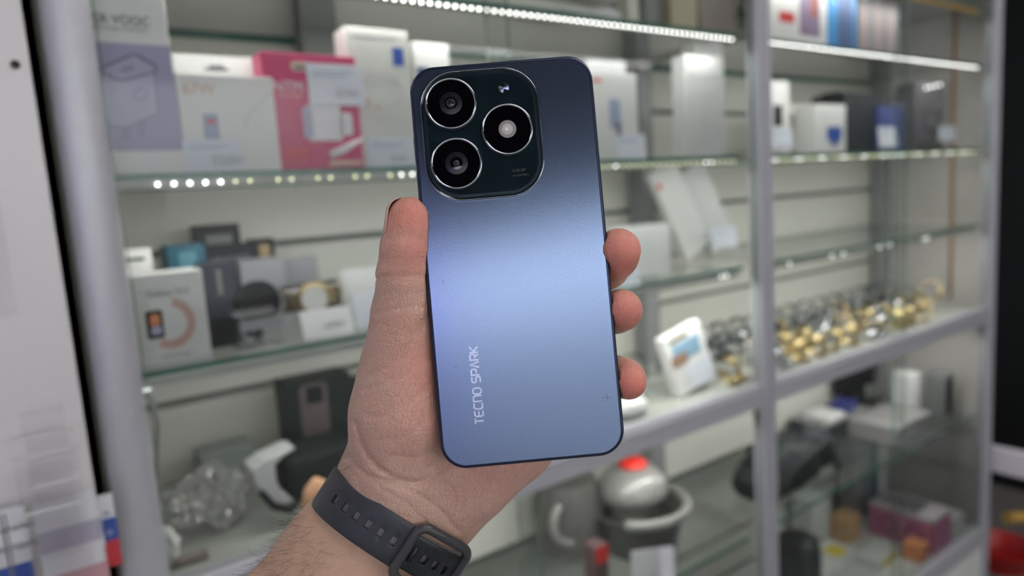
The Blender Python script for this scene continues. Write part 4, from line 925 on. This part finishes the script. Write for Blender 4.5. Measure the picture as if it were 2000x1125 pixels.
# the phone presses its own shape into the skin
inv = PHM.inverted() @ HM @ Matrix.Scale(.001, 4)
A = np.array(inv)*1000
qx = np.abs(A[0, 0]*GX+A[0, 1]*GY+A[0, 2]*GZ+A[0, 3]) - (PW/2-2)
qy = np.abs(A[1, 0]*GX+A[1, 1]*GY+A[1, 2]*GZ+A[1, 3]) - (PH_/2-2)
qz = np.abs(A[2, 0]*GX+A[2, 1]*GY+A[2, 2]*GZ+A[2, 3]+4.0) - (4.0-2)
pb = np.sqrt(np.maximum(qx, 0)**2+np.maximum(qy, 0)**2+np.maximum(qz, 0)**2)+np.minimum(np.maximum(qx, np.maximum(qy, qz)), 0)-2
d_ = np.maximum(d_, -(pb-.25)).astype(np.float32)
del qx, qy, qz, pb, gd
def surface_nets(D, org, s):
    n = D.shape; ins = D < 0
    c = np.zeros((n[0]-1, n[1]-1, n[2]-1), np.int8)
    for i in (0, 1):
        for j in (0, 1):
            for k in (0, 1): c += ins[i:n[0]-1+i, j:n[1]-1+j, k:n[2]-1+k]
    act = (c > 0) & (c < 8); idx = np.argwhere(act); vid = -np.ones(act.shape, np.int64); vid[act] = np.arange(len(idx))
    acc = np.zeros((len(idx), 3)); cnt = np.zeros(len(idx))
    off = [(i, j, k) for i in (0, 1) for j in (0, 1) for k in (0, 1)]
    val = [D[idx[:, 0]+o[0], idx[:, 1]+o[1], idx[:, 2]+o[2]].astype(float) for o in off]
    for a in range(8):
        for b in range(a+1, 8):
            if sum(abs(p-q) for p, q in zip(off[a], off[b])) != 1: continue
            va, vb = val[a], val[b]; m = (va < 0) != (vb < 0); t = np.where(m, va/np.where(m, va-vb, 1), 0)[:, None]
            p = np.array(off[a])+(np.array(off[b])-np.array(off[a]))*t; acc[m] += p[m]; cnt[m] += 1
    V = (idx+acc/cnt[:, None])*s+np.array(org)
    Fs = []
    for ax in range(3):
        sl0 = [slice(None)]*3; sl1 = [slice(None)]*3; sl0[ax] = slice(0, -1); sl1[ax] = slice(1, None)
        a = ins[tuple(sl0)]; b = ins[tuple(sl1)]; e = np.argwhere(a != b); u, v = (ax+1) % 3, (ax+2) % 3
        ok = (e[:, u] > 0) & (e[:, v] > 0) & (e[:, u] < n[u]-1) & (e[:, v] < n[v]-1); e = e[ok]
        fl = a[e[:, 0], e[:, 1], e[:, 2]]
        q = []
        for du, dv in ((1, 1), (0, 1), (0, 0), (1, 0)):
            p = e.copy(); p[:, u] -= du; p[:, v] -= dv; q.append(vid[p[:, 0], p[:, 1], p[:, 2]])
        q = np.stack(q, 1); q[~fl] = q[~fl][:, ::-1]; Fs.append(q)
    return V, np.concatenate(Fs)
V, Fq = surface_nets(d_, (x0_, y0_, z0_), VX)
del GX, GY, GZ, d_, best, base, hand, palm, arm, thumb
me = bpy.data.meshes.new('person')
me.vertices.add(len(V)); me.vertices.foreach_set('co', (V*.001).astype(np.float32).ravel())
me.loops.add(Fq.size); me.loops.foreach_set('vertex_index', Fq.astype(np.int32).ravel())
me.polygons.add(len(Fq)); me.polygons.foreach_set('loop_start', np.arange(0, Fq.size, 4, dtype=np.int32)); me.polygons.foreach_set('loop_total', np.full(len(Fq), 4, np.int32))
me.update(calc_edges=True); me.validate()
me.polygons.foreach_set('use_smooth', np.ones(len(me.polygons), bool))
red = np.zeros(len(V))
for (p, rad, amt) in (((803, 425, 3), 12, .85), ((815, 480, 4), 15, .6), ((1215, 490, -2), 13, .95), ((1220, 604, -2), 11, .95), ((1232, 748, -2), 11, 1.0), ((835, 720, -5), 16, .55), ((840, 800, -5), 18, .35), ((960, 900, -12), 18, .25), ((800, 640, 0), 14, .25)):
    red = np.maximum(red, amt*np.exp(-(np.linalg.norm(V-hp(*p), axis=1)/rad)**2))
armm = np.clip((-(V[:, 1])-88-(V[:, 0]+50)*.45)/16, 0, 1)      # forearm side, paler and warmer
at = me.color_attributes.new('skin_tint', 'FLOAT_COLOR', 'POINT')
at.data.foreach_set('color', np.stack([red, armm, red*0, red*0+1], 1).astype(np.float32).ravel())
hand_o = bpy.data.objects.new('person', me); COL.objects.link(hand_o); hand_o.matrix_world = HM
tag(hand_o, 'left hand and hairy bare forearm of a person gripping the smartphone from behind', 'person')
sm = hand_o.modifiers.new('smooth', 'SMOOTH'); sm.factor = .5; sm.iterations = 2
# skin
SK = bpy.data.materials.new('skin'); SK.use_nodes = True; nt = SK.node_tree; N = nt.nodes; L = nt.links; b = N['Principled BSDF']
tc = N.new('ShaderNodeTexCoord'); va = N.new('ShaderNodeVertexColor'); va.layer_name = 'skin_tint'; sp = N.new('ShaderNodeSeparateColor'); L.new(va.outputs['Color'], sp.inputs[0])
def noise_n(scale, detail=3, dist=0):
    n = N.new('ShaderNodeTexNoise'); n.inputs['Scale'].default_value = scale; n.inputs['Detail'].default_value = detail; n.inputs['Distortion'].default_value = dist; L.new(tc.outputs['Object'], n.inputs['Vector']); return n
def mixc(fac, c1, c2, mode='MIX'):
    m = N.new('ShaderNodeMix'); m.data_type = 'RGBA'; m.blend_type = mode
    for s_, v_ in ((0, fac), (6, c1), (7, c2)):
        if isinstance(v_, (tuple, float)): m.inputs[s_].default_value = v_
        else: L.new(v_, m.inputs[s_])
    return m.outputs[2]
def math_n(op, a, b_):
    m = N.new('ShaderNodeMath'); m.operation = op
    for i, v_ in enumerate((a, b_)):
        if isinstance(v_, (int, float)): m.inputs[i].default_value = v_
        else: L.new(v_, m.inputs[i])
    return m.outputs[0]
n1 = noise_n(70, 5, .5); n2 = noise_n(500, 4)
base_c = mixc(n1.outputs['Fac'], (.60, .355, .275, 1), (.74, .50, .40, 1))
base_c = mixc(sp.outputs[1], base_c, mixc(n1.outputs['Fac'], (.60, .37, .255, 1), (.66, .43, .31, 1)))
base_c = mixc(sp.outputs[0], base_c, (.72, .215, .17, 1))
base_c = mixc(.12, base_c, n2.outputs['Fac'], 'OVERLAY')
L.new(base_c, b.inputs['Base Color'])
b.inputs['Roughness'].default_value = .46; b.inputs['Subsurface Weight'].default_value = .18; b.inputs['Subsurface Radius'].default_value = (1, .35, .2); b.inputs['Subsurface Scale'].default_value = .003
b.inputs['Specular IOR Level'].default_value = .4
# creases: warped stretched cells + fine ridges
def warped(scale, rot, stretch, wamt):
    mp = N.new('ShaderNodeMapping'); mp.inputs['Rotation'].default_value = (0, 0, rot); mp.inputs['Scale'].default_value = stretch
    wn = noise_n(scale, 2); ad = N.new('ShaderNodeVectorMath'); ad.operation = 'MULTIPLY_ADD'; L.new(wn.outputs['Color'], ad.inputs[0]); ad.inputs[1].default_value = (wamt,)*3; L.new(tc.outputs['Object'], ad.inputs[2])
    L.new(ad.outputs[0], mp.inputs['Vector']); return mp.outputs[0]
v1 = N.new('ShaderNodeTexVoronoi'); v1.feature = 'DISTANCE_TO_EDGE'; v1.inputs['Scale'].default_value = 270; L.new(warped(60, .75, (2.3, .42, 1), .010), v1.inputs['Vector'])
v2 = N.new('ShaderNodeTexVoronoi'); v2.feature = 'DISTANCE_TO_EDGE'; v2.inputs['Scale'].default_value = 350; L.new(warped(90, -.35, (.5, 1.9, 1), .008), v2.inputs['Vector'])
v3 = N.new('ShaderNodeTexVoronoi'); v3.feature = 'DISTANCE_TO_EDGE'; v3.inputs['Scale'].default_value = 900; L.new(warped(200, .3, (1, 1, 1), .002), v3.inputs['Vector'])
wv = N.new('ShaderNodeTexWave'); wv.inputs['Scale'].default_value = 560; wv.inputs['Distortion'].default_value = 3; wv.inputs['Detail'].default_value = 1; wv.inputs['Detail Scale'].default_value = .2; L.new(tc.outputs['Object'], wv.inputs['Vector'])
c1 = math_n('MINIMUM', math_n('MULTIPLY', v1.outputs['Distance'], 9), 1); c2 = math_n('MINIMUM', math_n('MULTIPLY', v2.outputs['Distance'], 8), 1); c3 = math_n('MINIMUM', math_n('MULTIPLY', v3.outputs['Distance'], 4), 1)
hgt = math_n('ADD', math_n('ADD', math_n('MULTIPLY', c1, .9), math_n('MULTIPLY', c2, .6)), math_n('MULTIPLY', c3, .14))
hgt = math_n('MULTIPLY', hgt, math_n('SUBTRACT', 1.0, math_n('MULTIPLY', math_n('MAXIMUM', sp.outputs[0], sp.outputs[1]), .75)))
hgt = math_n('ADD', hgt, math_n('MULTIPLY', wv.outputs['Fac'], math_n('MULTIPLY', sp.outputs[0], .35)))
hgt = math_n('ADD', hgt, math_n('MULTIPLY', n2.outputs['Fac'], .2))
bu = N.new('ShaderNodeBump'); bu.inputs['Strength'].default_value = .55; bu.inputs['Distance'].default_value = .0005; L.new(hgt, bu.inputs['Height']); L.new(bu.outputs['Normal'], b.inputs['Normal'])
me.materials.append(SK)
# thumb nail
m = MB(); rows = []
for i in range(15):
    v = i/14; py = 386+78*v
    cx_ = 800+(-6)*max(0, v-.2); q0 = hp(cx_, py, -2.4)
    rad = 8.55+1.0*v if v > .25 else math.sqrt(max(0.02, 1-((.25-v)/.27)**2))*8.3
    row = []
    half = math.radians(58)*(1-.25*max(0, v-.85)/.15)
    for j in range(13):
        a = PI - half + 2*half*j/12 + .42
        row.append(Vector((q0[0]-.2+(rad+.5)*math.cos(a), q0[1], q0[2]+(rad+.5)*math.sin(a))))
    rows.append(row)
vs = [p for r_ in rows for p in r_]; fs = [(i*13+j, i*13+j+1, (i+1)*13+j+1, (i+1)*13+j) for i in range(14) for j in range(12)]
m.add(vs, fs); o = scaled(m).build('thumb_nail', mat('nail', (0.62, 0.40, 0.33), 0.25, 0, 0.05, 80, coat=.3), hand_o, smooth=True)
sd = o.modifiers.new('thickness', 'SOLIDIFY'); sd.thickness = .0004
tag(o, 'pale thumb nail seen edge on')
# arm hair
co = V; me.calc_loop_triangles()
nr = np.zeros((len(me.vertices), 3), np.float32); me.vertices.foreach_get('normal', nr.ravel() if False else nr.reshape(-1))
axp = np.array((-.545, -.838, 0)); wc = hp(765, 1028, -31)
s_al = (co-wc)@axp; side = (co-wc)@np.array((-.838, .545, 0))
cand = np.where(((s_al > 13) & (s_al < 80) & (nr[:, 2] > -.6) & (side > -12)) | ((s_al < -12) & (s_al > -26) & (side > 24)))[0]
wts = np.clip((side[cand]+14)/40, .03, 1)**1.5; wts /= wts.sum()
m = MB()
for i in rng.choice(cand, 620, p=wts):
    p = Vector(co[i]); n_ = Vector(nr[i].tolist()); Ln = random.uniform(4, 10)
    tdir = (Vector((-.75, -.35, 0)) + Vector((random.uniform(-.5, .5), random.uniform(-.6, .6), random.uniform(-.3, .3)))).normalized()
    curl = Vector((random.uniform(-.5, .5), random.uniform(-.5, .5), random.uniform(-.3, .3)))
    pts = [p + n_*(Ln*.5*(1-math.exp(-2*q))*.7) + tdir*(Ln*q*.75) + curl*(Ln*q*q*.5) for q in (0, .25, .5, .75, 1)]
    m.tube(pts, [.045, .042, .036, .028, .012], 3)
o = scaled(m).build('arm_hair', mat('dark_brown_hair', (0.055, 0.035, 0.025), 0.5), hand_o)
tag(o, 'fine dark arm hair', kind='stuff')

# ------------------------------------------------------------------ watch on the wrist
Wt = empty('smart_watch', label='charcoal silicone watch strap with square holes buckled round the wrist', cat='watch')
wc = hp(763, 1027, -31.5)
bx = np.array((.838, -.545, 0)); ax_ = np.array((-.545, -.838, 0)); nx = np.array((0, 0, 1.))
tl = 0.0; yl = ax_*math.cos(tl)+nx*math.sin(tl); zl_ = -(nx*math.cos(tl)-ax_*math.sin(tl))
WMl = Matrix(((bx[0], yl[0], zl_[0], wc[0]*.001), (bx[1], yl[1], zl_[1], wc[1]*.001), (bx[2], yl[2], zl_[2], wc[2]*.001), (0, 0, 0, 1)))
Wt.matrix_world = HM @ WMl          # local: x across the wrist, y up the arm, -z to the viewer
EA, EB = 34.8, 25.4
def ring_pt(th, off, yv): # th 0 at +x, 90 deg at the viewer side
    e = .86
    c, s_ = math.cos(th), math.sin(th)
    x_ = math.copysign(abs(c)**e, c)*(EA+off); z_ = math.copysign(abs(s_)**e, s_)*(EB+off)
    return Vector((x_, yv - .21*z_, -z_))
# arc-length table
TH = [2*PI*i/720 for i in range(721)]; AL = [0]
for a, b_ in zip(TH[:-1], TH[1:]): AL.append(AL[-1]+(ring_pt(b_, 0, 0)-ring_pt(a, 0, 0)).length)
def th_of(s_): return float(np.interp(s_ % AL[-1], AL, TH))
S90 = float(np.interp(PI/2, TH, AL))
def sx(xmm):  # arc position on the viewer side of a given x
    xs = [ring_pt(t_, 0, 0).x for t_ in TH[:361]]
    return float(np.interp(-xmm, [-v for v in xs], AL[:361]))
def band(name, s0, s1, off, hw, th, m, holes=(), hwid=1.9, hlen=1.3, parent=Wt, ns=None, yc=0.0, taper=None):
    ss = list(np.arange(s0, s1, 1.0))+[s1]
    for h_ in holes: ss += [h_-hlen, h_+hlen]
    ss = sorted(set(round(s_, 3) for s_ in ss))
    keep = []
    for s_ in ss:
        if any(.003 < abs(s_-(h_+k*hlen)) < .35 for h_ in holes for k in (-1, 1)): continue
        keep.append(s_)
    ss = keep; ys = [-1, -.8, -.5, -hwid/hw, hwid/hw, .5, .8, 1]
    v = []; 
    for s_ in ss:
        f = taper(s_) if taper else 1
        for y_ in ys:
            o_ = off - (.35 if abs(y_) > .9 else 0)
            v.append(ring_pt(th_of(s_), o_, yc+y_*hw*(f if abs(y_) > .45 else 1)))
    nn = len(ys); f = []
    for i in range(len(ss)-1):
        mid = (ss[i]+ss[i+1])/2
        for j in range(nn-1):
            if j == 3 and any(abs(mid-h_) < hlen for h_ in holes): continue
            f.append((i*nn+j, i*nn+j+1, (i+1)*nn+j+1, (i+1)*nn+j))
    mm = MB().add(v, f); scaled(mm)
    o = mm.build(name, m, parent, smooth=False)
    sd = o.modifiers.new('thick', 'SOLIDIFY'); sd.thickness = th*.001; sd.offset = 0
    bv = o.modifiers.new('bevel', 'BEVEL'); bv.width = .0004; bv.segments = 2; bv.limit_method = 'ANGLE'; bv.angle_limit = math.radians(40)
    for p in o.data.polygons: p.use_smooth = True
    es = o.modifiers.new('split', 'EDGE_SPLIT'); es.split_angle = math.radians(45)
    return o
RUB = mat('charcoal_silicone', (0.040, 0.042, 0.052), 0.42, 0, 0.06, 300); RUB2 = mat('dark_silicone', (0.016, 0.020, 0.022), 0.38, 0, 0.1, 300)
sb = sx(10)
hx = [float(v) for v in np.linspace(sx(-26.2), sx(3.4), 6)]
band('strap', sx(9)+0, AL[-1]*.5+AL[-1]*.44, .4, 9.9, 1.7, RUB, holes=hx)
band('under_strap', -AL[-1]*.06, sx(-31), -1.2, 8.4, 1.1, mat('grey_inner_silicone', (0.27, 0.25, 0.27), 0.5))
band('strap_end', sx(31), sx(10), 2.0, 8.0, 1.5, RUB2, holes=[sx(17.5), sx(22.5), sx(27)])
# buckle frame: a rounded rectangle hoop lying on the strap
loop = rrect(23.0, 25.0, 4.5, 0, 8)
pts = []
for q in loop: pts.append(ring_pt(th_of(sx(min(33.5, 20.2+q.x*1.0))), 3.0, q.y))
mm = MB(); mm.tube(pts, 2.1, 10, closed=True); scaled(mm).build('buckle', mat('charcoal_buckle', (0.055, 0.056, 0.060), 0.36, 0, 0.05, 200), Wt, smooth=True)
mm = MB(); mm.tube([ring_pt(th_of(sx(12)), 3.0, y_) for y_ in (-3.5, 0, 3.5)], 1.1, 8); scaled(mm).build('buckle_pin', RUB2, Wt, smooth=True)
band('keeper_loop', -6, sx(31), 2.6, 9.2, 2.0, RUB, taper=lambda s_: 1-.02*abs(s_))
